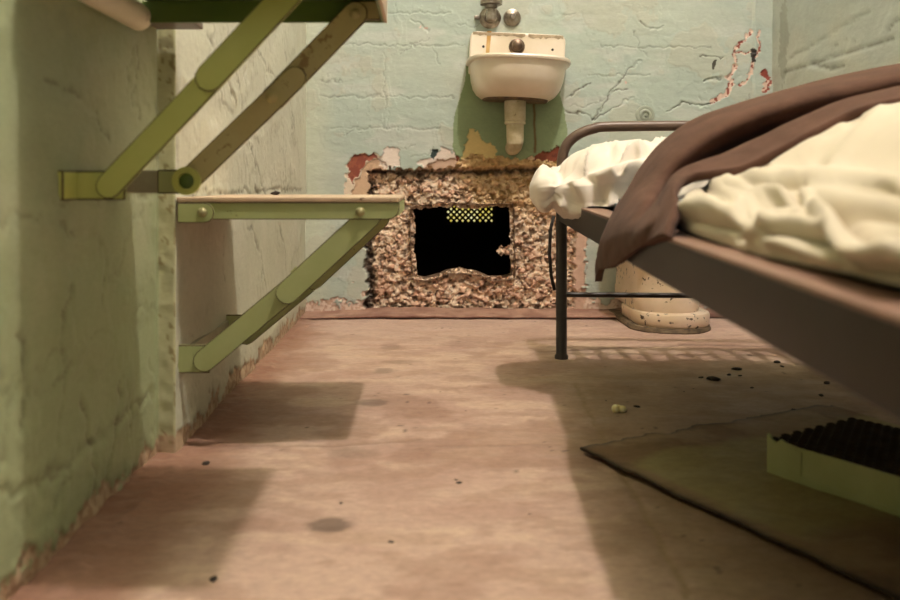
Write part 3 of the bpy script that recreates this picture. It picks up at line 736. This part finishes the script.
bm = bmesh.new(); box(bm, XN - .004, -.362, DA + .004, DA + .010, .409, .440); bk = obj('bracket', bm, M['greybar'], table, bevel=.002)
bm = bmesh.new(); box(bm, -.3635, XN + .090, DA + .003, DA + .011, .408, .441); obj('bracket_tip', bm, M['green'], bk, bevel=.002)['label'] = 'green tip of the grey bracket'
bm = bmesh.new(); box(bm, XN - .004, XN + .005, DN + .0165, DA + .004, .404, .438); obj('wall_bar', bm, M['greybar'], table, bevel=.002)

# ================================================================== BED
BL, BW = 1.95, .70
yaw = -math.atan(.061); ux = Vector((math.cos(yaw), math.sin(yaw), 0)); uy = Vector((-math.sin(yaw), math.cos(yaw), 0))
B0 = Vector((.322, 2.03, 0))
def railz(s): return .384 - .0155 * s
def B(s, t, h=0): return B0 - uy * s + ux * t + Vector((0, 0, railz(s) + h))
def bbox(bm, s0, s1, t0, t1, h0, h1):
    vs = [bm.verts.new(B(s, t, h)) for s in (s0, s1) for t in (t0, t1) for h in (h0, h1)]
    for f in ((0, 1, 3, 2), (4, 6, 7, 5), (0, 4, 5, 1), (2, 3, 7, 6), (0, 2, 6, 4), (1, 5, 7, 3)): bm.faces.new([vs[i] for i in f])
    return bm
bed = thing('prison_bed', 'brown steel prison bed frame with bowed tube end along the right wall', 'bed', B0)
for t in (0, BW):
    g = 1 if t == 0 else -1
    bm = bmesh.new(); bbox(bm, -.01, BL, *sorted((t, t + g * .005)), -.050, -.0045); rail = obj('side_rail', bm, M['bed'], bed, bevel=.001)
    bm = bmesh.new(); bbox(bm, -.01, BL, *sorted((t, t + g * .036)), -.0045, 0); obj('rail_flange', bm, M['bedtop'], rail, bevel=.0015)['label'] = 'upper flange in a lighter pinkish brown, its light painted in'
for s in (0.0, BL - .03):
    bm = bmesh.new(); bbox(bm, s + .004, s + .009, .006, BW - .006, -.045, -.006); bbox(bm, s + .009, s + .036, .006, BW - .006, -.011, -.006); obj('end_rail', bm, M['bed'], bed, bevel=.001)
for s in (0, BL - .03):
    for t in (.008, BW - .008):
        p = B(s, t); bm = bmesh.new(); tube(bm, [(p.x, p.y, 0), (p.x, p.y, .008), (p.x, p.y, .012), (p.x, p.y, p.z)], [.0165, .0165, .0132, .0132], 14)
        leg = obj('leg', bm, M['bedblack'], bed, smooth='auto')
    z = .155
    a, b = B(s, .008), B(s, BW - .008); bm = bmesh.new(); tube(bm, [(a.x, a.y, z), (b.x, b.y, z)], .0062, 10); obj('cross_rod', bm, M['bedblack'], bed, smooth='auto')
    cp = [(.008, -.01), (.008, .06), (.011, .105), (.022, .135), (.048, .158), (.085, .172), (.13, .177), (BW / 2, .178)]
    if s > 1: cp = [(t, h * .8) for t, h in cp]
    cp = cp + [(BW - t, h) for t, h in cp[-2::-1]]
    pts = crom(np.array([[tuple(B(s, t, h))] for t, h in cp]), 5)[:, 0]
    bm = bmesh.new(); tube(bm, [Vector(q) for q in pts], .0125, 14); obj('bow_tube', bm, M['bow'], bed, smooth='auto')
for k in range(14):                                   # flat spring links between the end rail and the bed mesh
    t = .040 + .0485 * k
    bm = bmesh.new(); vs = [bm.verts.new(B(s, tt, h)) for (s, tt) in ((.030, t + .012), (.030, t - .008), (.20, t - .003), (.20, t + .017)) for h in (-.010, -.0075)]
    for f in ((0, 2, 4, 6), (1, 7, 5, 3), (0, 1, 3, 2), (2, 3, 5, 4), (4, 5, 7, 6), (6, 7, 1, 0)): bm.faces.new([vs[i] for i in f])
    obj('spring_link', bm, M['bedblack'], bed)
bm = bmesh.new(); bbox(bm, .165, BL - .05, .03, BW - .03, -.011, -.008); obj('base_sheet', bm, M['bedblack'], bed)
bm = bmesh.new(); p = B(-.006, -.006)
tube(bm, [(p.x - .004, p.y, .345), (p.x - .012, p.y, .31), (p.x - .014, p.y, .25), (p.x - .010, p.y, .20), (p.x - .002, p.y, .165)], .004, 8); obj('hanging_cord', bm, M['wire'], bed, smooth=True)

def soft(name, P, m, label, cat, base, thick=.006, sub=0, group=None):
    o = link(name, grid(P), m, base=base, smooth=True)
    if thick:
        s = o.modifiers.new('thick', 'SOLIDIFY'); s.thickness = thick; s.offset = 0
    return tag(o, label, cat, group)
# mattress
bm = bmesh.new(); bbox(bm, .175, BL - .03, .055, BW - .03, -.006, .018)
bmesh.ops.bevel(bm, geom=bm.edges[:], offset=.008, segments=3, affect='EDGES')
mt = thing('mattress', 'thin grey blue mattress under the cream sheet on the bed', 'mattress', B(1, .35, -.007))
obj('ticking', bm, M['mattress'], mt, smooth='auto')

def sight(P): return CX + P[..., 0] * F / P[..., 1], CY + (EYE - P[..., 2]) * F / P[..., 1]
# pillow
def build_pillow():
    nu, nv = 150, 128
    u = np.linspace(0, 1, nu)[:, None]; th = np.linspace(0, 2 * np.pi, nv)[None, :]
    prof = np.clip(1 - (np.abs(2 * u - 1)) ** 3.4, 0, 1) ** .42
    pinch = 1 - .16 * np.exp(-((u - .085) / .045) ** 2) + .22 * np.exp(-((u - .03) / .03) ** 2)
    hw = .165 * prof * pinch; hh = .056 * prof * pinch * (1 + .22 * sst(.1, .5, u))
    ct, stn = np.cos(th), np.sin(th)
    s = .345 + .035 * (1 - sst(0, .3, u)) * -1 + hw * np.sign(ct) * np.abs(ct) ** .7
    h = .056 + .012 * sst(.1, .4, u) + hh * np.sign(stn) * np.abs(stn) ** .9 - .03 * (1 - sst(0, .16, u))
    t = -.092 + .72 * u + 0 * th
    t = t + .012 * sst(.18, .5, s) * (1 - sst(.05, .3, u))
    h = h - .042 * sst(.22, .46, s) * sst(.30, .02, t) * sst(.04, .12, u) * (1 - .6 * (stn > 0))
    fold = (fbm(u * 11 + 2.0 * ct, stn * 2.2 + ct * 1.5 + u * 3, 2, 3) - .5)
    rid = (1 - np.abs(2 * fbm(u * 7 + s * 9, h * 14 + s * 6 - u * 5, 5, 3) - 1)) ** 5
    P = np.zeros((nu, nv, 3))
    base = np.array(B0) - s[..., None] * np.array(uy) + t[..., None] * np.array(ux); P[:] = base; P[..., 2] = .384 - .0155 * s + h
    n = gnormal(P); n[:, -1] = n[:, 0]
    cen = P.mean(1, keepdims=True); sg = np.sign(((P - cen) * n).sum(-1).mean())
    amp = sst(0, .06, u) * sst(1, .94, u)
    disp = (.028 * fold + .020 * (rid - .25)) * amp
    disp[:, -1] = disp[:, 0]
    P = P + sg * n * disp[..., None]
    U, V = sight(P); fr = (sg * n[..., 1] < .3)
    for pts, a, w in (([(553, 160), (559, 172), (556, 186), (551, 200), (553, 214)], -.011, 4), ([(545, 168), (541, 185), (545, 204)], .010, 6), ([(561, 168), (580, 158), (605, 150), (640, 146)], .012, 5),
                      ([(562, 176), (585, 168), (615, 161), (650, 152)], -.012, 4.5), ([(562, 190), (575, 184), (585, 190), (590, 205)], .012, 6), ([(566, 180), (578, 175), (592, 180), (600, 200)], -.012, 4.5),
                      ([(598, 178), (615, 170), (640, 164)], .010, 6), ([(595, 196), (612, 186), (635, 180)], -.010, 5), ([(575, 212), (595, 214), (612, 204)], .010, 5)):
        P = P + sg * n * (fr * a * np.exp(-(dpoly(U, V, pts) / w) ** 2))[..., None]
    s_ = -((P - np.array(B0)) @ np.array(uy)); t_ = (P - np.array(B0)) @ np.array(ux)
    inside = sst(.002, .012, t_); lo = .384 - .0155 * s_ + .004 + .016 * sst(.05, .09, t_)
    P[..., 2] = np.where(P[..., 2] < lo, P[..., 2] * (1 - inside) + lo * inside, P[..., 2])
    P[:, -1] = P[:, 0]
    me = grid(P); bm = bmesh.new(); bm.from_mesh(me); bmesh.ops.remove_doubles(bm, verts=bm.verts[:], dist=1e-5)
    tag(obj('pillow', bm, M['pillow'], base=B(.345, .27, 0), smooth=True), 'crumpled white pillow at the far end of the bed, hanging over the rail', 'pillow')
build_pillow()

# sheet
def build_sheet():
    C = [[(683, 229, .84), (679, 216, .85), (682, 203, .87), (690, 194, .92), (700, 190, .97), (712, 184, 1.0), (730, 178, 1.04), (760, 168, 1.1), (800, 150, 1.14)],
         [(708, 238, .755), (705, 224, .76), (708, 210, .78), (715, 200, .84), (722, 194, .87), (735, 182, .9), (755, 176, .97), (785, 152, 1.03), (830, 130, 1.08)],
         [(745, 250, .65), (742, 236, .655), (744, 220, .67), (750, 207, .72), (760, 195, .76), (772, 180, .8), (790, 175, .88), (815, 142, .95), (865, 115, 1.02)],
         [(792, 262, .555), (790, 248, .56), (792, 230, .57), (798, 212, .62), (808, 196, .66), (818, 178, .70), (835, 173, .80), (855, 127, .88), (905, 102, .96)],
         [(862, 276, .455), (860, 262, .46), (862, 240, .47), (866, 222, .52), (876, 200, .57), (885, 184, .60), (905, 177, .70), (925, 114, .80), (965, 94, .90)],
         [(960, 300, .36), (957, 282, .362), (960, 255, .37), (965, 232, .41), (975, 210, .45), (985, 192, .48), (1010, 181, .58), (1040, 112, .70), (1080, 94, .82)],
         [(1170, 350, .25), (1165, 325, .25), (1165, 290, .26), (1170, 255, .30), (1180, 225, .34), (1190, 200, .37), (1200, 190, .45), (1220, 125, .58), (1250, 104, .70)]]
    G = []
    for col in C:
        r = [np.array(at(p[0], p[1], p[2] * (1.09 if i < 6 else 1.05))) for i, p in enumerate(col)]
        e = r[-1]
        r += [np.array((.5 * e[0] + .5 * .85, e[1], e[2] - .01)), np.array((.86, e[1] + .02, .455)), np.array((.94, e[1] + .03, .40))]
        G.append(r)
    # continue towards the foot end, outside the frame
    for dy in (-.18, -.34):
        G.append([g + np.array((dy * .061, dy * (1 if i < 6 else .9), -.004)) for i, g in enumerate(G[6])])
    P = crom(np.array(G), 26); P = crom(P.transpose(1, 0, 2), 14).transpose(1, 0, 2)
    n = gnormal(P)
    sg = np.sign((n @ np.array((-.4, -.3, .8))).mean()); n = n * sg
    dsp = np.zeros(P.shape[:2])
    U, V = sight(P); rx = 2.5 * (fbm(U / 14, V / 14, 2) - .5); ry = 2.5 * (fbm(U / 14, V / 14, 5) - .5)
    def ridge(pts, a, w):
        nonlocal dsp
        q = crom(np.array(pts, float)[:, None, :], 5)[:, 0]
        dsp = dsp + a * np.exp(-(dpoly(U + rx, V + ry, [tuple(p) for p in q]) / w) ** 2)
    ridge([(678, 214), (700, 210), (715, 212), (733, 218), (745, 208), (768, 199), (786, 200)], .013, 5)
    ridge([(706, 193), (722, 199), (742, 205), (760, 192)], -.006, 4); ridge([(741, 237), (752, 226), (774, 212), (790, 209)], -.014, 4.5)
    ridge([(695, 222), (715, 226), (735, 230)], -.006, 4); ridge([(752, 236), (764, 226), (780, 218), (800, 214)], .009, 4)
    ridge([(716, 186), (740, 181), (767, 177), (809, 176), (863, 180), (905, 189)], .010, 6)
    ridge([(800, 200), (820, 206), (863, 211), (915, 218)], -.014, 6); ridge([(836, 216), (862, 234), (885, 238), (915, 236)], -.014, 8)
    ridge([(806, 200), (815, 209), (831, 227), (852, 246), (873, 257), (912, 258)], .016, 6.5)
    ridge([(770, 227), (790, 227), (809, 230), (831, 238)], .009, 4); ridge([(772, 236), (790, 236), (809, 239), (836, 245)], -.010, 3.5)
    ridge([(776, 243), (795, 246), (812, 253), (841, 262)], .008, 4.5); ridge([(862, 272), (890, 274), (920, 276)], -.010, 5)
    ridge([(735, 181), (775, 188), (805, 186)], -.006, 4); ridge([(775, 168), (800, 148), (838, 122)], .006, 6); ridge([(835, 165), (852, 140), (880, 112)], .006, 7); ridge([(815, 160), (832, 140), (858, 118)], -.005, 6)
    L = np.linspace(0, 1, P.shape[0])[:, None] * 6; W = np.linspace(0, 1, P.shape[1])[None, :] * 6
    dsp += (fbm(L * 1.4 + W * .8, W * 1.8, 3, 3) - .5) * .009 * sst(0, 1.0, W)
    P = P + n * dsp[..., None]
    soft('bed_sheet', P, M['sheet'], 'rumpled cream sheet heaped over the near half of the bed', 'sheet', B(1.3, .35, .01), .003)
build_sheet()

# blanket
def build_blanket():
    C = [[(600, 255, 1.31), (602, 268, 1.26), (613, 267, 1.17), (626, 258, 1.08), (640, 248, .99), (655, 241, .905), (668, 236, .845)],
         [(606, 236, 1.26), (610, 236, 1.20), (625, 232, 1.08), (639, 229, .995), (652, 223, .93), (664, 216, .91), (677, 208, .895)],
         [(620, 206, 1.25), (626, 205, 1.19), (643, 205, 1.08), (655, 206, 1.09), (662, 200, 1.07), (669, 191, .99), (677, 189, .95)],
         [(637, 180, 1.295), (643, 177, 1.255), (662, 181, 1.16), (670, 190, 1.21), (675, 184, 1.19), (683, 173, 1.075), (692, 179, 1.025)],
         [(662, 150, 1.31), (668, 146, 1.265), (687, 155, 1.17), (698, 172, 1.22), (708, 169, 1.20), (721, 158, 1.085), (733, 172, 1.01)],
         [(697, 125, 1.33), (703, 120, 1.275), (722, 131, 1.17), (736, 150, 1.22), (748, 151, 1.20), (759, 143, 1.085), (768, 159, 1.01)],
         [(744, 109, 1.35), (750, 104, 1.29), (768, 113, 1.17), (783, 132, 1.22), (797, 131, 1.20), (805, 120, 1.085), (814, 134, 1.01)],
         [(804, 93, 1.37), (810, 87, 1.30), (828, 96, 1.17), (843, 113, 1.22), (857, 110, 1.20), (864, 97, 1.09), (870, 109, 1.01)],
         [(905, 72, 1.39), (910, 66, 1.32), (928, 74, 1.19), (943, 91, 1.22), (954, 87, 1.20), (963, 77, 1.09), (970, 92, 1.0)],
         [(1000, 64, 1.40), (1005, 58, 1.33), (1020, 63, 1.23), (1035, 76, 1.17), (1045, 74, 1.13), (1055, 70, 1.08), (1062, 84, 1.0)]]
    G = []
    for col in C:
        r = [np.array(at(*p)) for p in col]; r.insert(0, r[0] + np.array((.004, .03, -.045))); G.append(r)
    g = G[-1]; G.append([q + np.array((.085, 0, -.025)) for q in g]); G.append([q + np.array((.13, 0, -.085)) for q in g])
    P = crom(np.array(G), 16); P = crom(P.transpose(1, 0, 2), 14).transpose(1, 0, 2)
    n = gnormal(P); sg = np.sign((n @ np.array((-.4, -.3, .8))).mean())
    L = np.linspace(0, 1, P.shape[0])[:, None] * 8; W = np.linspace(0, 1, P.shape[1])[None, :] * 4
    P = P + sg * n * ((fbm(L * 1.1, W * 1.6, 1, 3) - .5) * .008)[..., None]
    soft('blanket', P, M['wool'], 'folded brown wool blanket laid across the bed, one corner hanging over the rail', 'blanket', B(.9, .2, .01), .011)
build_blanket()

# ================================================================== TOILET
toilet = thing('toilet', 'chipped cream toilet pedestal on the floor behind the bed end', 'toilet', (.72, 2.5, 0))
def stadium(cx, cy, r, yb, z, n=24, ry=None):
    ry = ry or r
    pts = [(cx + r, yb, z)]
    for k in range(n + 1):
        t = -math.pi * k / n; pts.append((cx + r * math.cos(t), cy + ry * math.sin(t), z))
    pts.append((cx - r, yb, z)); return pts
def loftS(bm, secs):
    vs = [[bm.verts.new(p) for p in s] for s in secs]
    for a, b in zip(vs, vs[1:]):
        for k in range(len(a)): bm.faces.new((a[k], a[(k + 1) % len(a)], b[(k + 1) % len(a)], b[k]))
    bm.faces.new(vs[0][::-1]); bm.faces.new(vs[-1])
YT = DB - .012
bm = bmesh.new(); loftS(bm, [stadium(.716, 2.47, r, YT, z) for r, z in ((.118, 0), (.120, .004), (.116, .014), (.108, .015))]); obj('floor_plinth', bm, surface('dark_plinth', lin(120, 100, 76), lin(70, 56, 42), 40, .8), toilet, smooth='auto')['label'] = 'dark plinth'  # plinth toned darker than the pedestal
bm = bmesh.new(); loftS(bm, [stadium(.722, 2.465, r, YT - .12, z) for r, z in ((.104, .014), (.108, .020), (.109, .045), (.106, .052), (.094, .055))]); obj('foot_flange', bm, M['toilet'], toilet, smooth='auto')
bm = bmesh.new(); loftS(bm, [stadium(.712, 2.475, r, YT, z) for r, z in ((.090, .052), (.092, .058), (.093, .095), (.090, .10), (.088, .14), (.090, .24), (.10, .29), (.118, .32))]); obj('pedestal', bm, M['toilet'], toilet, smooth='auto')
bm = bmesh.new(); loftS(bm, [stadium(.712, 2.46, r, YT - .03, z, ry=q) for r, q, z in ((.112, .10, .31), (.135, .15, .325), (.14, .16, .345), (.133, .152, .347), (.10, .11, .345), (.07, .08, .325))]); obj('bowl', bm, M['toilet'], toilet, smooth='auto')

# ================================================================== ON THE FLOOR UNDER THE BED
# thin sheet of board
e1 = Vector((.434, -.901, 0)); e2 = Vector((.901, .434, 0)); m0 = Vector((.241, 1.305, .004))
def build_board():
    nu, nv = 150, 130
    a = np.linspace(0, .80, nu)[:, None]; b = np.linspace(0, .56, nv)[None, :]
    w1 = (fbm(a * 22 + 0 * b, b * 0 + 1, 2) - .5) * .010 * np.exp(-(b / .02)); w2 = (fbm(b * 18 + 0 * a, a * 0 + 4, 3, 5) - .5) * .05 * np.exp(-(a / .03))
    P = np.array(m0) + (a + w2)[..., None] * np.array(e1) + (b + w1)[..., None] * np.array(e2)
    lift = .007 * sst(.0, .15, b) * np.exp(-((a / .10) ** 2)) * (.4 + .6 * np.sin(b * 16) ** 2) + .004 * (fbm(a * 14, b * 14, 1) - .5) + .004
    P[..., 2] += lift
    c = np.zeros(P.shape) + lin(156, 130, 98); n = fbm(a * 16 + 0 * b, b * 16 + 0 * a, 5, 5)
    c = mixc(c, sst(.42, .6, n), lin(136, 108, 80))
    pt = sst(.07, .10, a + .05 * (n - .5) + .25 * (b - .1) * (b < .1)) * sst(.03, .05, b + .04 * n) * sst(.42, .36, a)
    c = mixc(c, pt * .7, lin(172, 160, 108))
    edge = np.exp(-(b / .006)) + np.exp(-(a / .006)); c = mixc(c, edge * .9, lin(40, 30, 22))
    o = link('board', grid(P, None, c), M['floor'], base=m0, smooth=True)
    s = o.modifiers.new('thick', 'SOLIDIFY'); s.thickness = .004; s.offset = -1 if gnormal(P)[..., 2].mean() > 0 else 1
    tag(o, 'thin worn brown board lying askew on the floor under the bed', 'board')
build_board()
# green tray with a mesh top
tr = thing('vent_cover', 'pale green steel vent cover with black mesh top lying under the bed', 'vent cover', (.60, 1.12, .014))
t0 = Vector((.485, 1.19, .004)); f1 = Vector((.52, -.854, 0)); f2 = Vector((.854, .52, 0)); TL, TWD, TH = .42, .21, .058
def tbox(bm, a0, a1, b0, b1, h0, h1):
    vs = [bm.verts.new(t0 + f1 * a + f2 * b + Vector((0, 0, h))) for a in (a0, a1) for b in (b0, b1) for h in (h0, h1)]
    for f in ((0, 1, 3, 2), (4, 6, 7, 5), (0, 4, 5, 1), (2, 3, 7, 6), (0, 2, 6, 4), (1, 5, 7, 3)): bm.faces.new([vs[i] for i in f])
    return bm
bm = bmesh.new()      # front side with torn, turned-up left corner
prof = [(0, 0), (TL, 0), (TL, TH), (.12, TH - .001), (.05, TH - .002), (.030, TH), (.022, TH + .003), (.015, TH - .004), (.008, TH - .001), (0, TH + .005)]
prism(bm, [t0 + f1 * a + Vector((0, 0, h)) for a, h in prof], f2 * .003); obj('front_side', bm, M['tray'], tr)
bm = bmesh.new(); tbox(bm, .035, .055, -.0015, 0, .010, TH - .006); tbox(bm, .04, .30, -.002, 0, .012, .018); obj('raised_seam', bm, M['tray'], tr)
bm = bmesh.new(); tbox(bm, 0, TL, TWD - .003, TWD, 0, TH - .012); obj('rear_side', bm, M['tray'], tr)
bm = bmesh.new(); prism(bm, [t0 + f2 * b + Vector((0, 0, h)) for b, h in ((.003, 0), (TWD - .003, 0), (TWD - .003, TH - .014), (.10, TH - .02), (.05, TH - .026), (.02, TH - .012), (.003, TH + .006))], f1 * .003); obj('end_side', bm, M['tray'], tr)
bm = bmesh.new(); tbox(bm, TL - .003, TL, .003, TWD - .003, 0, TH); obj('end_side', bm, M['tray'], tr)
bm = bmesh.new(); NA, NB = 30, 15
for i in range(NA):   # staggered holes: plate woven from a grid of hexagon-like cells
    for j in range(NB):
        a = .004 + (TL - .008) * (i + .5 * (j % 2)) / NA; b = .004 + (TWD - .008) * (j + .5) / NB
        ra, rb = (TL - .008) / NA / 2, (TWD - .008) / NB / 2
        if a + ra > TL - .003: continue
        o_, i_ = [], []
        for k in range(8):
            t = 2 * math.pi * (k + .5) / 8; sq = 1 / max(abs(math.cos(t)), abs(math.sin(t)))
            q = lambda f, h: t0 + f1 * (a + ra * f * math.cos(t)) + f2 * (b + rb * f * math.sin(t)) + Vector((0, 0, TH - .002 + h + .0015 * math.sin(a * 25)))
            o_.append(bm.verts.new(q(sq, 0))); i_.append(bm.verts.new(q(.62, .0015)))
        for k in range(8): bm.faces.new((o_[k], o_[(k + 1) % 8], i_[(k + 1) % 8], i_[k]))
bmesh.ops.remove_doubles(bm, verts=bm.verts[:], dist=2e-4)
o = obj('mesh_top', bm, M['mesh'], tr); s = o.modifiers.new('thick', 'SOLIDIFY'); s.thickness = .0025

def lump(name, x, y, r, m, seed, sq=.6):
    rr = random.Random(seed); bm = bmesh.new(); bmesh.ops.create_icosphere(bm, subdivisions=2, radius=r)
    ang = rr.uniform(0, 3); el = rr.uniform(1.0, 1.9)
    for v in bm.verts:
        v.co *= 1 + rr.uniform(-.22, .22); v.co.x *= el; v.co.z *= sq
    bmesh.ops.rotate(bm, verts=bm.verts[:], cent=(0, 0, 0), matrix=Matrix.Rotation(ang, 3, 'Z'))
    zmin = min(v.co.z for v in bm.verts); bmesh.ops.translate(bm, verts=bm.verts[:], vec=(x, y, -zmin - .001)); return obj(name, bm, m, base=(x, y, 0))
x, d = fp(619, 412); bm = bmesh.new()
for dx, dy, r in ((-.006, 0, .008), (.006, -.002, .007), (.0, .004, .007), (.010, .003, .005)):
    b2 = bmesh.ops.create_icosphere(bm, subdivisions=2, radius=r, matrix=Matrix.Translation((x + dx, d + dy, r * .8)))
tag(obj('crumb', bm, M['pale'], base=(x, d, 0), smooth=True), 'pale yellow crumb on the shaded floor below the bed', 'crumb')
deb = [(713, 380, .011), (701, 378, .005), (737, 370, .008), (729, 375, .005), (777, 363, .009), (782, 367, .005), (637, 407, .005), (684, 392, .003), (694, 389, .003), (606, 401, .003),
       (797, 414, .012), (806, 417, .010), (821, 396, .006), (752, 388, .004), (740, 376, .004), (827, 384, .008)]
for i, (px, py, r) in enumerate(deb):
    x, d = fp(px, py); tag(lump('debris_crumb', x, d, r * .8, M['crumb'], i, .5), 'small dark crumb of debris on the shaded floor under the bed', 'debris', 'dark crumbs under the bed')
for i, (px, py, r) in enumerate([(206, 464, .010), (459, 483, .006), (456, 480, .005), (500, 519, .005), (529, 515, .005), (533, 535, .005), (391, 542, .005), (466, 411, .004), (392, 416, .004), (307, 428, .005), (304, 400, .004), (214, 580, .008), (440, 392, .004), (341, 503, .004)]):
    x, d = fp(px, py); tag(lump('debris_chip', x, d, r * .6, M['crumb'], 50 + i, .35), 'small dark chip of debris on the open floor left of the bed', 'debris', 'dark chips on the open floor')
x, d = -.30, 1.60
q = at(276, 195, 1.62)
tag(lump('rust_flake', -.285, 1.60, .008, M['crumb'], 91, .5), 'small dark flake lying on top of the lower wall seat', 'flake').location.z = .4012

# ================================================================== LIGHT AND CAMERA
def light(name, kind, loc, energy, col, **kw):
    l = bpy.data.lights.new(name, kind); l.energy = energy; l.color = col
    for k, v in kw.items(): setattr(l, k, v)
    o = bpy.data.objects.new(name, l); COL.objects.link(o); o.location = loc; return o
light('cell_ceiling_bulb', 'POINT', (.62, .82, 3.2), 225, (1, .90, .845), shadow_soft_size=.05)
a = light('corridor_light', 'AREA', (.35, -1.6, 1.5), 6, (1, .93, .86), shape='RECTANGLE', size=2.0, size_y=1.6); a.rotation_euler = (math.radians(83), 0, 0)
w = bpy.data.worlds.new('corridor'); SC.world = w; w.use_nodes = True
w.node_tree.nodes['Background'].inputs[0].default_value = (.95, .93, .85, 1); w.node_tree.nodes['Background'].inputs[1].default_value = .05
cam = bpy.data.cameras.new('camera'); co = bpy.data.objects.new('camera', cam); COL.objects.link(co)
co.location = (0, 0, EYE); co.rotation_euler = (math.pi / 2, 0, 0)
cam.sensor_width = 36; cam.lens = F / 900 * 36; cam.shift_x = (450 - CX) / 900; cam.shift_y = -(300 - CY) / 900
cam.clip_start = .02; cam.dof.use_dof = True; cam.dof.focus_distance = 2.2; cam.dof.aperture_fstop = 4.8
SC.camera = co
SC.view_settings.view_transform = 'Standard'; SC.view_settings.look = 'None'; SC.view_settings.gamma = 1; SC.view_settings.use_curve_mapping = False
SC.view_settings.exposure = 0
